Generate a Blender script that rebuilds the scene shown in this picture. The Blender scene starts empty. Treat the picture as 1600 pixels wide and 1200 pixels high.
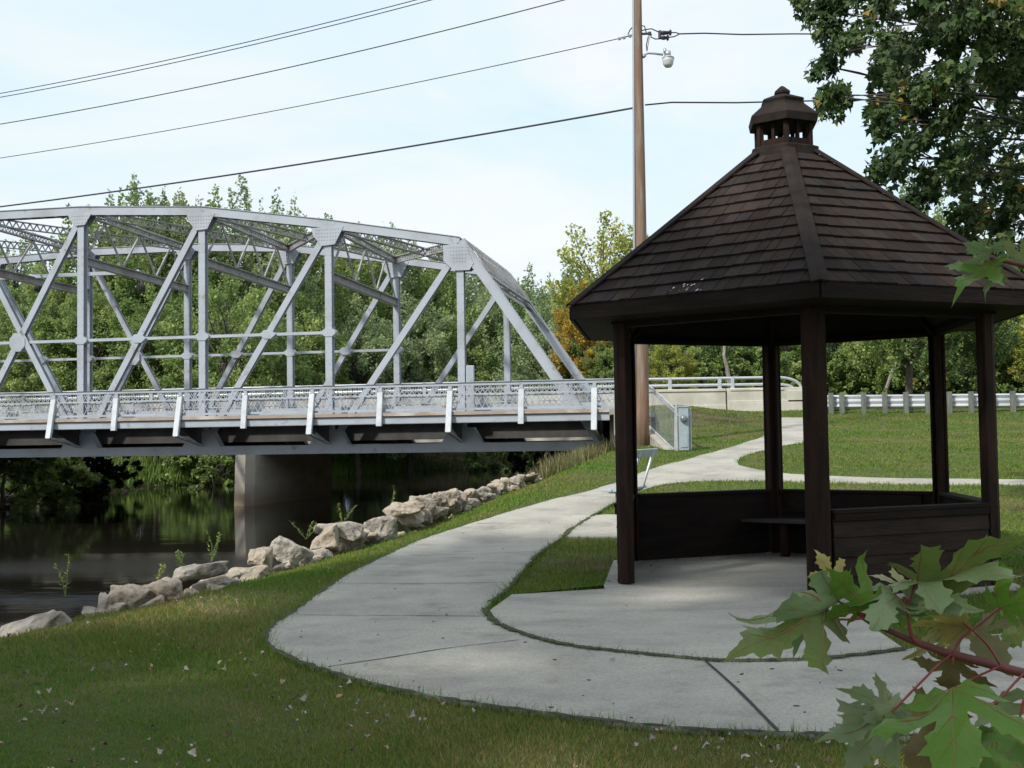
import bpy, bmesh, math, random
import numpy as np
from mathutils import Vector, Matrix
from mathutils.geometry import tessellate_polygon

random.seed(7); rng = np.random.default_rng(7)
R = math.radians
scene = bpy.context.scene
col = scene.collection

# ------------------------------------------------------------------ camera, world, sun
F_PX, PITCH, ROLL, EYE = 1806.2, R(2.611), R(0.847), 1.6
cd = bpy.data.cameras.new('camera'); cam = bpy.data.objects.new('camera', cd); col.objects.link(cam)
cd.sensor_width = 36; cd.lens = 36*F_PX/1600; cd.clip_start = .05; cd.clip_end = 3000
cam.matrix_world = Matrix.Translation((0, 0, EYE)) @ Matrix.Rotation(math.pi/2+PITCH, 4, 'X') @ Matrix.Rotation(-ROLL, 4, 'Z')
scene.camera = cam
CAMR = cam.matrix_world.to_3x3()
def ray(px, py): return (CAMR @ Vector(((px-800)/F_PX, (600-py)/F_PX, -1)))
def at(px, py, Y):
    d = ray(px, py); return Vector((0, 0, EYE)) + d*(Y/d.y)

SUN_AZ, SUN_EL = R(224), R(42)      # azimuth measured clockwise from +Y (the view direction)
sun_dir = Vector((math.sin(SUN_AZ)*math.cos(SUN_EL), math.cos(SUN_AZ)*math.cos(SUN_EL), math.sin(SUN_EL)))
sl = bpy.data.lights.new('sun', 'SUN'); sl.energy = 3.8; sl.angle = R(3.0); sl.color = (1, .95, .87)
so = bpy.data.objects.new('sun', sl); col.objects.link(so)
so.rotation_euler = (-sun_dir).to_track_quat('-Z', 'Y').to_euler(); so.location = sun_dir*60

w = bpy.data.worlds.new('World'); scene.world = w; w.use_nodes = True
nt = w.node_tree; N = nt.nodes; L = nt.links; N.clear()
out = N.new('ShaderNodeOutputWorld'); bg = N.new('ShaderNodeBackground'); bg.inputs[1].default_value = .1
sky = N.new('ShaderNodeTexSky'); sky.sky_type = 'NISHITA'; sky.sun_disc = False
sky.sun_elevation = SUN_EL; sky.sun_rotation = SUN_AZ; sky.air_density = 1; sky.dust_density = 1.5
tc = N.new('ShaderNodeTexCoord'); mp = N.new('ShaderNodeMapping'); mp.inputs['Scale'].default_value = (1, 1.2, 3.4); mp.inputs['Rotation'].default_value = (0, R(14), 0)
L.new(tc.outputs['Generated'], mp.inputs[0])
n1 = N.new('ShaderNodeTexNoise'); n1.inputs['Scale'].default_value = 2.3; n1.inputs['Detail'].default_value = 7; n1.inputs['Roughness'].default_value = .55; n1.inputs['Distortion'].default_value = .5
L.new(mp.outputs[0], n1.inputs[0])
cr = N.new('ShaderNodeValToRGB'); cr.color_ramp.elements[0].position = .34; cr.color_ramp.elements[0].color = (0, 0, 0, 1)
cr.color_ramp.elements[1].position = .62; cr.color_ramp.elements[1].color = (1, 1, 1, 1)
L.new(n1.outputs[0], cr.inputs[0])
mx = N.new('ShaderNodeMix'); mx.data_type = 'RGBA'
mx.inputs[0].default_value = .86; L.new(sky.outputs[0], mx.inputs[6])
cm = N.new('ShaderNodeMix'); cm.data_type = 'RGBA'; L.new(cr.outputs[0], cm.inputs[0]); cm.inputs[6].default_value = (7.3, 9.1, 10.6, 1); cm.inputs[7].default_value = (9.5, 9.8, 10.3, 1); L.new(cm.outputs[2], mx.inputs[7])
L.new(mx.outputs[2], bg.inputs[0]); L.new(bg.outputs[0], out.inputs[0])
scene.view_settings.view_transform = 'Standard'; scene.view_settings.look = 'None'
scene.view_settings.exposure = 0.15; scene.view_settings.gamma = 1
scene.cycles.max_bounces = 6; scene.cycles.diffuse_bounces = 3; scene.cycles.glossy_bounces = 3
scene.cycles.transmission_bounces = 4; scene.cycles.transparent_max_bounces = 4

# ------------------------------------------------------------------ materials
def mat(name, c, rough=.8, c2=None, scale=4, bump=0., bscale=None, metal=0., stretch=None, spec=.5, c3=None, detail=6, lo=.35, hi=.65, tint=None, transl=0., back=None, speck=0., blot=None):
    m = bpy.data.materials.new(name); m.use_nodes = True; t = m.node_tree; nd = t.nodes; lk = t.links
    b = nd['Principled BSDF']; b.inputs['Roughness'].default_value = rough; b.inputs['Metallic'].default_value = metal
    b.inputs['Specular IOR Level'].default_value = spec
    co = nd.new('ShaderNodeTexCoord'); mpn = nd.new('ShaderNodeMapping'); lk.new(co.outputs['Object'], mpn.inputs[0])
    if stretch: mpn.inputs['Scale'].default_value = stretch
    src = None
    if c2 is not None:
        n = nd.new('ShaderNodeTexNoise'); n.inputs['Scale'].default_value = scale; n.inputs['Detail'].default_value = detail; n.inputs['Roughness'].default_value = .6
        lk.new(mpn.outputs[0], n.inputs[0])
        r = nd.new('ShaderNodeValToRGB'); r.color_ramp.elements[0].position = lo; r.color_ramp.elements[1].position = hi
        r.color_ramp.elements[0].color = (*c, 1); r.color_ramp.elements[1].color = (*c2, 1)
        if c3 is not None:
            e = r.color_ramp.elements.new(.5*(lo+hi)); e.color = (*c3, 1)
        lk.new(n.outputs[0], r.inputs[0]); src = r.outputs[0]
    if speck:
        n = nd.new('ShaderNodeTexNoise'); n.inputs['Scale'].default_value = 55; n.inputs['Detail'].default_value = 3; lk.new(mpn.outputs[0], n.inputs[0])
        r = nd.new('ShaderNodeValToRGB'); r.color_ramp.elements[0].position = .3; r.color_ramp.elements[1].position = .7; r.color_ramp.elements[0].color = (1-speck,)*3+(1,); r.color_ramp.elements[1].color = (1+speck*.3,)*3+(1,)
        mm = nd.new('ShaderNodeMix'); mm.data_type = 'RGBA'; mm.blend_type = 'MULTIPLY'; mm.inputs[0].default_value = 1; lk.new(n.outputs[0], r.inputs[0]); lk.new(src, mm.inputs[6]); lk.new(r.outputs[0], mm.inputs[7]); src = mm.outputs[2]
    if blot:     # (colour, noise scale, threshold low, high, strength)
        n = nd.new('ShaderNodeTexNoise'); n.inputs['Scale'].default_value = blot[1]; n.inputs['Detail'].default_value = 9; n.inputs['Roughness'].default_value = .65; lk.new(mpn.outputs[0], n.inputs[0])
        r = nd.new('ShaderNodeValToRGB'); r.color_ramp.elements[0].position = blot[2]; r.color_ramp.elements[1].position = blot[3]; r.color_ramp.elements[0].color = (0,0,0,1); r.color_ramp.elements[1].color = (blot[4],)*3+(1,)
        mm = nd.new('ShaderNodeMix'); mm.data_type = 'RGBA'; lk.new(n.outputs[0], r.inputs[0]); lk.new(r.outputs[0], mm.inputs[0]); lk.new(src, mm.inputs[6]); mm.inputs[7].default_value = (*blot[0], 1); src = mm.outputs[2]
    if tint:     # per-face attribute 0..1 mixes through a ramp of natural colours
        a = nd.new('ShaderNodeAttribute'); a.attribute_name = 'tint'
        r2 = nd.new('ShaderNodeValToRGB'); els = r2.color_ramp.elements
        els[0].position = tint[0][0]; els[0].color = (*tint[0][1], 1); els[1].position = tint[-1][0]; els[1].color = (*tint[-1][1], 1)
        for p_, c_ in tint[1:-1]:
            e = els.new(p_); e.color = (*c_, 1)
        lk.new(a.outputs['Fac'], r2.inputs[0])
        if src is None: src = r2.outputs[0]
        else:
            mm = nd.new('ShaderNodeMix'); mm.data_type = 'RGBA'; mm.blend_type = 'MULTIPLY'; mm.inputs[0].default_value = 1
            lk.new(r2.outputs[0], mm.inputs[6]); lk.new(src, mm.inputs[7]); src = mm.outputs[2]
    if back is not None:
        g = nd.new('ShaderNodeNewGeometry'); mm = nd.new('ShaderNodeMix'); mm.data_type = 'RGBA'
        lk.new(g.outputs['Backfacing'], mm.inputs[0])
        if src is None: mm.inputs[6].default_value = (*c, 1)
        else: lk.new(src, mm.inputs[6])
        mm.inputs[7].default_value = (*back, 1); src = mm.outputs[2]
    if src is None: b.inputs['Base Color'].default_value = (*c, 1)
    else: lk.new(src, b.inputs['Base Color'])
    if bump:
        n = nd.new('ShaderNodeTexNoise'); n.inputs['Scale'].default_value = bscale or scale*4; n.inputs['Detail'].default_value = 8
        lk.new(mpn.outputs[0], n.inputs[0]); bu = nd.new('ShaderNodeBump'); bu.inputs['Strength'].default_value = min(1, bump); bu.inputs['Distance'].default_value = .02*max(1, bump)
        lk.new(n.outputs[0], bu.inputs['Height']); lk.new(bu.outputs[0], b.inputs['Normal'])
    if transl:
        tr = nd.new('ShaderNodeBsdfTranslucent'); ms = nd.new('ShaderNodeMixShader'); ms.inputs[0].default_value = transl
        if src is None: tr.inputs[0].default_value = (*c, 1)
        else: lk.new(src, tr.inputs[0])
        lk.new(b.outputs[0], ms.inputs[1]); lk.new(tr.outputs[0], ms.inputs[2]); lk.new(ms.outputs[0], nd['Material Output'].inputs[0])
    return m

G = lambda v: (v, v, v)
M = dict(
 steel = mat('painted_steel', (.37,.41,.46), .5, (.29,.31,.335), .8, c3=(.35,.39,.435), bump=.15, bscale=25, blot=((.17,.10,.06), 1.9, .60, .72, .75)),
 dirty_shaded = mat('grimy_shaded_steel', (.34,.35,.355), .65, (.22,.20,.18), 1.3, c3=(.31,.31,.31), blot=((.15,.09,.055), 2.2, .56, .7, .7)),  # grime and rust, plus the braces' sunless side darkened into the colour
 zinc = mat('outrigger_steel', (.52,.56,.60), .5, (.40,.42,.44), 3),
 rust = mat('weathered_edge', (.36,.33,.28), .8, (.50,.48,.44), 1.1, c3=(.30,.24,.19), stretch=(.5,1,1)),
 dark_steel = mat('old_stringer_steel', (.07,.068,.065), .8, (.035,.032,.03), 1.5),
 deck = mat('deck_planks', (.22,.20,.17), .9, (.15,.14,.12), 3),
 alu = mat('aluminium', (.62,.64,.66), .35, (.55,.57,.6), 4, metal=.55),
 galv = mat('galvanised_steel', (.48,.50,.52), .45, (.36,.38,.40), 3, metal=.4),
 wood = mat('brown_stained_wood', (.032,.016,.011), .7, (.012,.008,.006), 5, c3=(.022,.012,.008), stretch=(2,2,.35), bump=.5, bscale=30, spec=.12),
 board = mat('brown_stained_board', (.019,.013,.010), .75, (.009,.007,.006), 3, c3=(.014,.010,.008), stretch=(.5,.5,3), bump=.4, bscale=22, spec=.12),
 siding = mat('stained_siding', (.040,.025,.018), .75, (.016,.011,.009), 2.5, c3=(.028,.018,.013), stretch=(.5,.5,3), bump=.5, bscale=22, spec=.15),
 shake = mat('cedar_shake', (.75,.75,.75), .85, (1.0,1.0,1.0), 9, stretch=(1,1,.3), bump=.5, bscale=30, spec=.1,
             tint=[(0,(.024,.018,.016)),(.35,(.034,.025,.021)),(.6,(.040,.029,.024)),(.8,(.031,.027,.027)),(1,(.052,.036,.028))]),
 ridge = mat('ridge_board', (.030,.023,.020), .8, (.017,.013,.012), 5, bump=.3, spec=.12),
 conc = mat('concrete', (.45,.43,.37), .9, (.32,.305,.27), .9, c3=(.40,.38,.33), bump=.35, bscale=70, detail=10, spec=.15, speck=.22, blot=((.17,.155,.125), 1.7, .54, .74, .65)),
 apron = mat('apron_concrete', (.48,.455,.39), .9, (.30,.29,.26), 1.1, c3=(.41,.39,.34), bump=.35, bscale=70, detail=10, spec=.15, speck=.22, blot=((.16,.145,.12), 2.1, .56, .74, .5), stretch=(.5,1,1)),
 parapet = mat('parapet_concrete', (.58,.56,.49), .9, (.42,.40,.34), .6, c3=(.55,.53,.46), bump=.3, bscale=14),
 pier = mat('pier_concrete', (.64,.59,.50), .9, (.50,.40,.28), .35, c3=(.60,.55,.46), stretch=(1,1,2.2), bump=.4, bscale=5),
 dirt = mat('dirt_joint', (.035,.028,.02), 1, (.07,.055,.035), 14),
 joint = mat('sealed_joint', (.03,.03,.03), .9),
 moss = mat('weedy_joint', (.03,.035,.015), 1, (.07,.055,.03), 9),
 pole = mat('weathered_pole', (.16,.10,.068), .85, (.25,.20,.155), 3, c3=(.19,.13,.092), blot=((.24,.085,.035), 1.3, .50, .66, .65), stretch=(3,3,.25), bump=.5, bscale=20),
 conduit = mat('grey_conduit', (.33,.36,.40), .5),
 black = mat('black_wire', (.02,.02,.025), .5),
 meter = mat('grey_enamel', (.33,.39,.42), .45, (.28,.33,.36), 4),
 glass = mat('meter_glass', (.16,.18,.19), .25, metal=.2),
 lamp = mat('lamp_glass', (.72,.74,.76), .2, transl=.3),
 rock = mat('limestone', (.45,.40,.33), .9, (.15,.12,.09), 4.2, c3=(.35,.295,.23), spec=.15, bump=2.6, bscale=11, detail=10, lo=.3, hi=.7),
 rock2 = mat('grey_limestone', (.44,.415,.375), .9, (.15,.13,.11), 4.6, c3=(.33,.295,.25), spec=.15, bump=2.6, bscale=12, detail=10, lo=.3, hi=.7),
 rubble = mat('bank_rubble', (.22,.19,.17), .95, (.12,.10,.09), 3, bump=.6),
 road = mat('asphalt', (.06,.06,.06), .9),
 post = mat('grey_timber', (.17,.18,.16), .9, (.11,.115,.10), 6, stretch=(2,2,.4)),
 bark = mat('bark', (.10,.085,.07), .95, (.05,.042,.035), 5, stretch=(2,2,.5), bump=.8, bscale=12),
 palebark = mat('pale_bark', (.26,.24,.20), .95, (.15,.13,.11), 5, stretch=(2,2,.5), bump=.5),
 twig = mat('red_twig', (.16,.035,.035), .6, (.09,.035,.03), 8),
 stalk = mat('red_stalk', (.22,.035,.04), .5),
 window = mat('cupola_glass', (.5,.52,.55), .1, transl=.5),
 white = mat('bird_mess', (.30,.30,.30), .9, (.55,.55,.55), 20),
)
def leafmat(name, tint, transl=.45, back=None, rough=.55):
    return mat(name, G(.8), rough, G(1.1), .5, tint=tint, transl=transl, back=back, spec=.3)
M['leaf_a'] = leafmat('mid_green_leaves', [(0,(0.144,0.221,0.071)),(.5,(0.260,0.364,0.111)),(1,(0.416,0.480,0.168))])
M['leaf_b'] = leafmat('silvery_green_leaves', [(0,(0.182,0.246,0.116)),(.5,(0.312,0.402,0.189)),(1,(0.480,0.546,0.299))])
M['leaf_c'] = leafmat('yellowing_leaves', [(0,(0.221,0.272,0.071)),(.5,(0.364,0.416,0.097)),(1,(0.598,0.546,0.130))])
M['leaf_o'] = leafmat('orange_tinged_leaves', [(0,(0.260,0.221,0.045)),(.5,(0.442,0.312,0.052)),(1,(0.598,0.364,0.064))])
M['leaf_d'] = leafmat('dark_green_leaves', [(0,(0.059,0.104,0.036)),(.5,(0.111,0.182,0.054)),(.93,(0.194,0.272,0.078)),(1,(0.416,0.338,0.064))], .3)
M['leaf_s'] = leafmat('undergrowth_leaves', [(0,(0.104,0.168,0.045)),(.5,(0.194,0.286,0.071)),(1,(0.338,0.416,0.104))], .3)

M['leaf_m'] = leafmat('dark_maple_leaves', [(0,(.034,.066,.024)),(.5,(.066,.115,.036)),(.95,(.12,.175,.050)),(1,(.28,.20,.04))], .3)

# ------------------------------------------------------------------ mesh helpers
def tag(o, label=None, cat=None, group=None, kind=None):
    if label: o['label'] = label
    if cat: o['category'] = cat
    if group: o['group'] = group
    if kind: o['kind'] = kind
    return o
def empty(name, loc, label=None, cat=None, group=None):
    o = bpy.data.objects.new(name, None); o.location = loc; col.objects.link(o); o.empty_display_size = .2
    return tag(o, label, cat, group)
class MB:
    def __init__(s): s.v = []; s.f = []; s.t = []
    def add(s, vs, fs, t=None):
        b = len(s.v); s.v += [tuple(v) for v in vs]; s.f += [tuple(b+i for i in f) for f in fs]
        s.t += [t if t is not None else .5]*len(fs)
    def box(s, c, hx, hy, hz, t=None):
        c = Vector(c); hx = Vector(hx); hy = Vector(hy); hz = Vector(hz)
        vs = [c+sx*hx+sy*hy+sz*hz for sz in (-1, 1) for sy in (-1, 1) for sx in (-1, 1)]
        s.add(vs, [(0,2,3,1),(4,5,7,6),(0,1,5,4),(2,6,7,3),(0,4,6,2),(1,3,7,5)], t)
    def abox(s, x0, x1, y0, y1, z0, z1): s.box(((x0+x1)/2,(y0+y1)/2,(z0+z1)/2), ((x1-x0)/2,0,0), (0,(y1-y0)/2,0), (0,0,(z1-z0)/2))
    def bar(s, p, q, wd, dp, n):            # wd across in plane, dp along n
        p = Vector(p); q = Vector(q); a = q-p; n = Vector(n); n = (n - a*(n.dot(a)/a.dot(a))).normalized(); u = a.cross(n).normalized()
        s.box((p+q)/2, a/2, u*wd/2, n*dp/2)
    def hbeam(s, p, q, wd, dp, n, th=.025):  # two flanges facing +-n and a web
        p = Vector(p); q = Vector(q); a = q-p; n = Vector(n); n = (n - a*(n.dot(a)/a.dot(a))).normalized(); u = a.cross(n).normalized()
        for sg in (-1, 1): s.box((p+q)/2+n*sg*(dp/2-th/2), a/2, u*wd/2, n*th/2)
        s.box((p+q)/2, a/2*.998, u*th/2, n*(dp/2-th-.001))
    def lace(s, p, q, h, pitch, wd, n, th=.012, cross=False):
        p = Vector(p); q = Vector(q); h = Vector(h); k = max(1, round((q-p).length/pitch))
        for i in range(k):
            a = p+(q-p)*(i/k); b = p+(q-p)*((i+1)/k); m = (a+b)/2
            s.bar(a-h, m+h, wd, th, n); s.bar(m+h+Vector(n)*.002, b-h+Vector(n)*.002, wd, th, n)
            if cross:
                e = Vector(n)*(th+.004); s.bar(a+h+e, m-h+e, wd, th, n); s.bar(m-h+e*1.2, b+h+e*1.2, wd, th, n)
    def tube(s, pts, rad, sides=8, cap=True):
        pts = [Vector(p) for p in pts]; rr = rad if isinstance(rad, (list, tuple)) else [rad]*len(pts); b = len(s.v); u = None
        for i, p in enumerate(pts):
            d = (pts[min(i+1, len(pts)-1)]-pts[max(i-1, 0)]).normalized()
            if u is None: u = d.orthogonal().normalized()
            u = (u-d*u.dot(d)).normalized(); w_ = d.cross(u)
            for k in range(sides):
                a = 2*math.pi*k/sides; s.v.append(tuple(p+(u*math.cos(a)+w_*math.sin(a))*rr[i]))
        for i in range(len(pts)-1):
            for k in range(sides):
                k2 = (k+1) % sides; s.f.append((b+i*sides+k, b+i*sides+k2, b+(i+1)*sides+k2, b+(i+1)*sides+k)); s.t.append(.5)
        if cap:
            s.f.append(tuple(b+k for k in range(sides))[::-1]); s.t.append(.5)
            s.f.append(tuple(b+(len(pts)-1)*sides+k for k in range(sides))); s.t.append(.5)
    def prism(s, poly, e):                  # 3d polygon extruded by vector e
        e = Vector(e); n = len(poly); poly = [Vector(p) for p in poly]
        s.add(poly+[p+e for p in poly], [tuple(range(n))[::-1], tuple(range(n, 2*n))]+[(i, (i+1)%n, n+(i+1)%n, n+i) for i in range(n)])
    def build(s, name, m, parent=None, smooth=False, loc=None, bevel=0):
        me = bpy.data.meshes.new(name)
        off = Vector(loc) if loc is not None else (parent_world(parent) if parent else Vector((0,0,0)))
        me.from_pydata([tuple(Vector(v)-off) for v in s.v], [], s.f)
        if smooth: me.polygons.foreach_set('use_smooth', [True]*len(me.polygons))
        me.materials.append(m if not isinstance(m, str) else M[m])
        a = me.attributes.new('tint', 'FLOAT', 'FACE'); a.data.foreach_set('value', s.t)
        bm = bmesh.new(); bm.from_mesh(me); bmesh.ops.recalc_face_normals(bm, faces=bm.faces); bm.to_mesh(me); bm.free()
        o = bpy.data.objects.new(name, me); col.objects.link(o)
        if parent: o.parent = parent; o.location = off-parent_world(parent)
        else: o.location = off
        if bevel:
            md = o.modifiers.new('bevel', 'BEVEL'); md.width = bevel; md.segments = 1; md.limit_method = 'ANGLE'
        return o
def parent_world(p):
    v = Vector((0,0,0))
    while p: v += p.location; p = p.parent
    return v
def np_mesh(name, V, Fc, m, tint=None, smooth=False):   # V (n,3), Fc (k,m)
    me = bpy.data.meshes.new(name); k, c = Fc.shape
    me.vertices.add(len(V)); me.vertices.foreach_set('co', np.asarray(V, np.float32).ravel())
    me.loops.add(k*c); me.loops.foreach_set('vertex_index', Fc.astype(np.int32).ravel())
    me.polygons.add(k); me.polygons.foreach_set('loop_start', np.arange(0, k*c, c, dtype=np.int32))
    me.polygons.foreach_set('loop_total', np.full(k, c, np.int32))
    if smooth: me.polygons.foreach_set('use_smooth', np.ones(k, bool))
    me.materials.append(m)
    if tint is not None:
        a = me.attributes.new('tint', 'FLOAT', 'FACE'); a.data.foreach_set('value', np.asarray(tint, np.float32))
    me.update(calc_edges=True); return me
def obj(name, me, parent=None, loc=(0,0,0)):
    o = bpy.data.objects.new(name, me); col.objects.link(o); o.location = loc
    if parent: o.parent = parent
    return o
def unit(a): return a/np.maximum(np.linalg.norm(a, axis=-1, keepdims=True), 1e-9)
LEAFQ = np.array([(0,0),(.42,.42),(0,1.),(-.42,.42)])
LEAFM = np.array([(0,0),(.32,.10),(.62,.42),(.24,.48),(.16,.72),(0,1.1),(-.16,.72),(-.24,.48),(-.62,.42),(-.32,.10)])
def leaves(name, C, D, Nn, S, m, tint, shape=LEAFQ, fold=.15):
    D = unit(D); Nn = unit(Nn-D*(Nn*D).sum(1, keepdims=True)); X = np.cross(D, Nn); k = len(shape)
    sh = shape[None, :, :]*S[:, None, None]
    V = C[:, None, :]+sh[:, :, 0:1]*X[:, None, :]+sh[:, :, 1:2]*D[:, None, :]+(np.abs(sh[:, :, 0:1])-sh[:, :, 1:2]*.6)*fold*Nn[:, None, :]*1.0
    Fc = np.arange(len(C)*k).reshape(-1, k)
    return np_mesh(name, V.reshape(-1, 3), Fc, m, tint)

# ------------------------------------------------------------------ terrain
WATER = -1.33
RB = [(-60,-45),(-30,-14),(-12,2),(-7.2,8),(-5.1,11.6),(-4.85,13.3),(-4.24,14),(-3.93,15.8),(-3.5,17.6),(-2.97,19.2),(-2.26,20.5),(-1.53,23.1),(-.59,26.9),(.87,31.7),(2.4,36.2),(3.6,42),(3.4,50),(2.5,58),(2.6,70),(8,86),(20,98),(45,112),(100,130),(200,150)]
LB = [(-75,-45),(-48,0),(-27,28),(-24.2,45),(-23,54),(-23,76),(-14,94),(-5,108),(8,120),(25,130),(60,145),(200,180)]
def sdist(P, pl):                            # signed distance, positive to the right of the polyline's direction
    P = np.asarray(P, float); best = np.full(len(P), 1e9); sg = np.ones(len(P))
    for (ax, ay), (bx, by) in zip(pl[:-1], pl[1:]):
        a = np.array((ax, ay)); d = np.array((bx-ax, by-ay)); q = P-a; t = np.clip((q@d)/(d@d), 0, 1)
        e = q-t[:, None]*d; dist = np.linalg.norm(e, axis=1); cr_ = d[0]*q[:, 1]-d[1]*q[:, 0]
        m = dist < best-1e-9; best = np.where(m, dist, best); sg = np.where(m, np.where(cr_ > 0, -1, 1), sg)
    return best*sg
def sm(x): x = np.clip(x, 0, 1); return x*x*(3-2*x)
def wob(P, s, k): return (np.sin(P[:,0]*s+k)*np.cos(P[:,1]*s*1.3+k*2)+.6*np.sin(P[:,0]*s*2.3+P[:,1]*s*1.7+k*3))
def tz(P):
    P = np.atleast_2d(np.asarray(P, float)); x, y = P[:,0], P[:,1]
    s = np.maximum(0, y-16); base = .080*np.where(s < 2, s*s/4, s-1)
    base = np.minimum(base, 2.46)
    # a brown rise left of the path just below the road
    base = base+.42*np.exp(-((x-6.2)/2.6)**2-((y-45.5)/4.)**2)
    # lawn rises to the right, towards the guardrail
    base = base+.016*np.clip(x-10, 0, 25)*sm((y-24)/16)
    b = sdist(P, RB)
    zb = np.where(y < 18, -.35, -.35+.058*(np.minimum(y, 46)-18)); zb = np.minimum(zb, base-.25)
    land = zb+(base-zb)*sm(b/2.1)
    wat = np.maximum(zb+b*1.05, -3.0)
    z = np.where(b > 0, land, wat)
    l = -sdist(P, LB)                        # positive on the left bank's land side
    zl = np.where(l > 0, np.minimum(WATER-.15+.55*np.clip(l, 0, 3)+.22*np.clip(l-3, 0, 9), 4.5), np.maximum(WATER-.15+l*.5, -3.0))
    mid = sdist(P, RB) < 0
    z = np.where(mid, np.maximum(z, zl), z)
    far = np.abs(x)+y > 60
    z = z+np.where((b > .6) | (l > .6), .012*wob(P, 1.1, 1.)+np.where(far, .12*wob(P, .22, 2.), 0), 0)*sm((np.hypot(x-1, y-9)-10)/5)
    return z
def tz1(x, y): return float(tz([(x, y)])[0])
def gp(px, py, dz=0.):                       # where the sight line through that photo pixel meets the ground
    d = ray(px, py); ts = np.linspace(3, 130, 2600)/d.y
    z = EYE+d.z*ts; g = tz(np.stack([d.x*ts, d.y*ts], 1))+dz
    i = int(np.argmax(z < g)); 
    if z[i] >= g[i]: i = len(ts)-1
    a, b_ = (z[i-1]-g[i-1]), (g[i]-z[i]); t = ts[i-1]+(ts[i]-ts[i-1])*(a/(a+b_+1e-9)) if i else ts[0]
    x, y = d.x*t, d.y*t; return Vector((x, y, tz1(x, y)))
def axis(parts):
    r_ = [parts[0][0]]
    for a, b_, st in parts:
        r_ += list(np.linspace(a, b_, max(1, int(round((b_-a)/st)))+1)[1:])
    return np.array(r_)
xs = axis([(-260,-80,15),(-80,-30,2.5),(-30,-9,.7),(-9,16,.25),(16,40,1),(40,80,4),(80,260,15)])
ys = axis([(-120,-30,10),(-30,3,1.5),(3,40,.25),(40,62,.6),(62,150,2.2),(150,420,15)])
X, Y = np.meshgrid(xs, ys); P = np.stack([X.ravel(), Y.ravel()], 1); Z = tz(P)
ny, nx = X.shape; ii = np.arange(ny*nx).reshape(ny, nx)
Fq = np.stack([ii[:-1,:-1].ravel(), ii[:-1,1:].ravel(), ii[1:,1:].ravel(), ii[1:,:-1].ravel()], 1)
gm = mat('lawn', (.058,.084,.022), .95, (.125,.108,.052), .8, c3=(.070,.094,.028), bump=1., bscale=22, detail=9, lo=.34, hi=.66, spec=.06)
# bare banks: below the lawn the soil shows
t = gm.node_tree; nd = t.nodes; lk = t.links; bs = nd['Principled BSDF']; srcl = bs.inputs['Base Color'].links[0].from_socket
a_ = nd.new('ShaderNodeAttribute'); a_.attribute_name = 'soil'; mm = nd.new('ShaderNodeMix'); mm.data_type = 'RGBA'; lk.new(a_.outputs['Fac'], mm.inputs[0]); lk.new(srcl, mm.inputs[6])
sn = nd.new('ShaderNodeTexNoise'); sn.inputs['Scale'].default_value = 1.2; sn.inputs['Detail'].default_value = 8
sr = nd.new('ShaderNodeValToRGB'); sr.color_ramp.elements[0].color = (.035,.028,.018,1); sr.color_ramp.elements[1].color = (.13,.10,.065,1); sr.color_ramp.elements[0].position = .35; sr.color_ramp.elements[1].position = .65
co = nd.new('ShaderNodeTexCoord'); lk.new(co.outputs['Object'], sn.inputs[0]); lk.new(sn.outputs[0], sr.inputs[0]); lk.new(sr.outputs[0], mm.inputs[7]); lk.new(mm.outputs[2], bs.inputs['Base Color'])
me = np_mesh('ground', np.stack([P[:,0], P[:,1], Z], 1), Fq, gm, smooth=True)
b = sdist(P, RB); soil = sm((.15-b)/.5)*1.
soil = np.maximum(soil, .8*np.exp(-((P[:,0]-7.4)/1.9)**4-((P[:,1]-42.2)/3.3)**4))   # dry brown patch by the meter
soil = np.maximum(soil, .9*sm((-sdist(P, LB)+.5)/1.)*np.where(b < 0, 1, 0)*.45)
soil = np.maximum(soil, .75*((P[:,1] > 53) & (b > 0)))
soil = np.maximum(soil, .7*np.exp(-((P[:,0]-1.0)/.8)**2-((P[:,1]-14.2)/1.0)**2))
aa = me.attributes.new('soil', 'FLOAT', 'POINT'); aa.data.foreach_set('value', soil.astype(np.float32))
tag(obj('ground', me), kind='structure')
# river
wm = bpy.data.materials.new('river_water'); wm.use_nodes = True; b_ = wm.node_tree.nodes['Principled BSDF']
b_.inputs['Base Color'].default_value = (.010,.009,.006,1); b_.inputs['Roughness'].default_value = .06; b_.inputs['IOR'].default_value = 1.33
nd = wm.node_tree.nodes; lk = wm.node_tree.links; co = nd.new('ShaderNodeTexCoord'); mpn = nd.new('ShaderNodeMapping'); mpn.inputs['Scale'].default_value = (.5, 1.1, 1)
n = nd.new('ShaderNodeTexNoise'); n.inputs['Scale'].default_value = 1.1; n.inputs['Detail'].default_value = 4; sx_ = nd.new('ShaderNodeSeparateXYZ'); lk.new(co.outputs['Object'], sx_.inputs[0])
wr = nd.new('ShaderNodeValToRGB'); wr.color_ramp.elements[0].position = .0; wr.color_ramp.elements[0].color = (0,0,0,1); wr.color_ramp.elements[1].position = 1; wr.color_ramp.elements[1].color = (0,0,0,1)
for p_ in (.35, .6): e = wr.color_ramp.elements.new(p_); e.color = (1,1,1,1)
mr = nd.new('ShaderNodeMapRange'); mr.inputs[1].default_value = 24.5; mr.inputs[2].default_value = 31; lk.new(sx_.outputs[1], mr.inputs[0]); lk.new(mr.outputs[0], wr.inputs[0])
rm = nd.new('ShaderNodeMapRange'); rm.inputs[3].default_value = .05; rm.inputs[4].default_value = .22; lk.new(wr.outputs[0], rm.inputs[0]); lk.new(rm.outputs[0], b_.inputs['Roughness'])
bu = nd.new('ShaderNodeBump'); bu.inputs['Strength'].default_value = .10; bu.inputs['Distance'].default_value = .06
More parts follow.
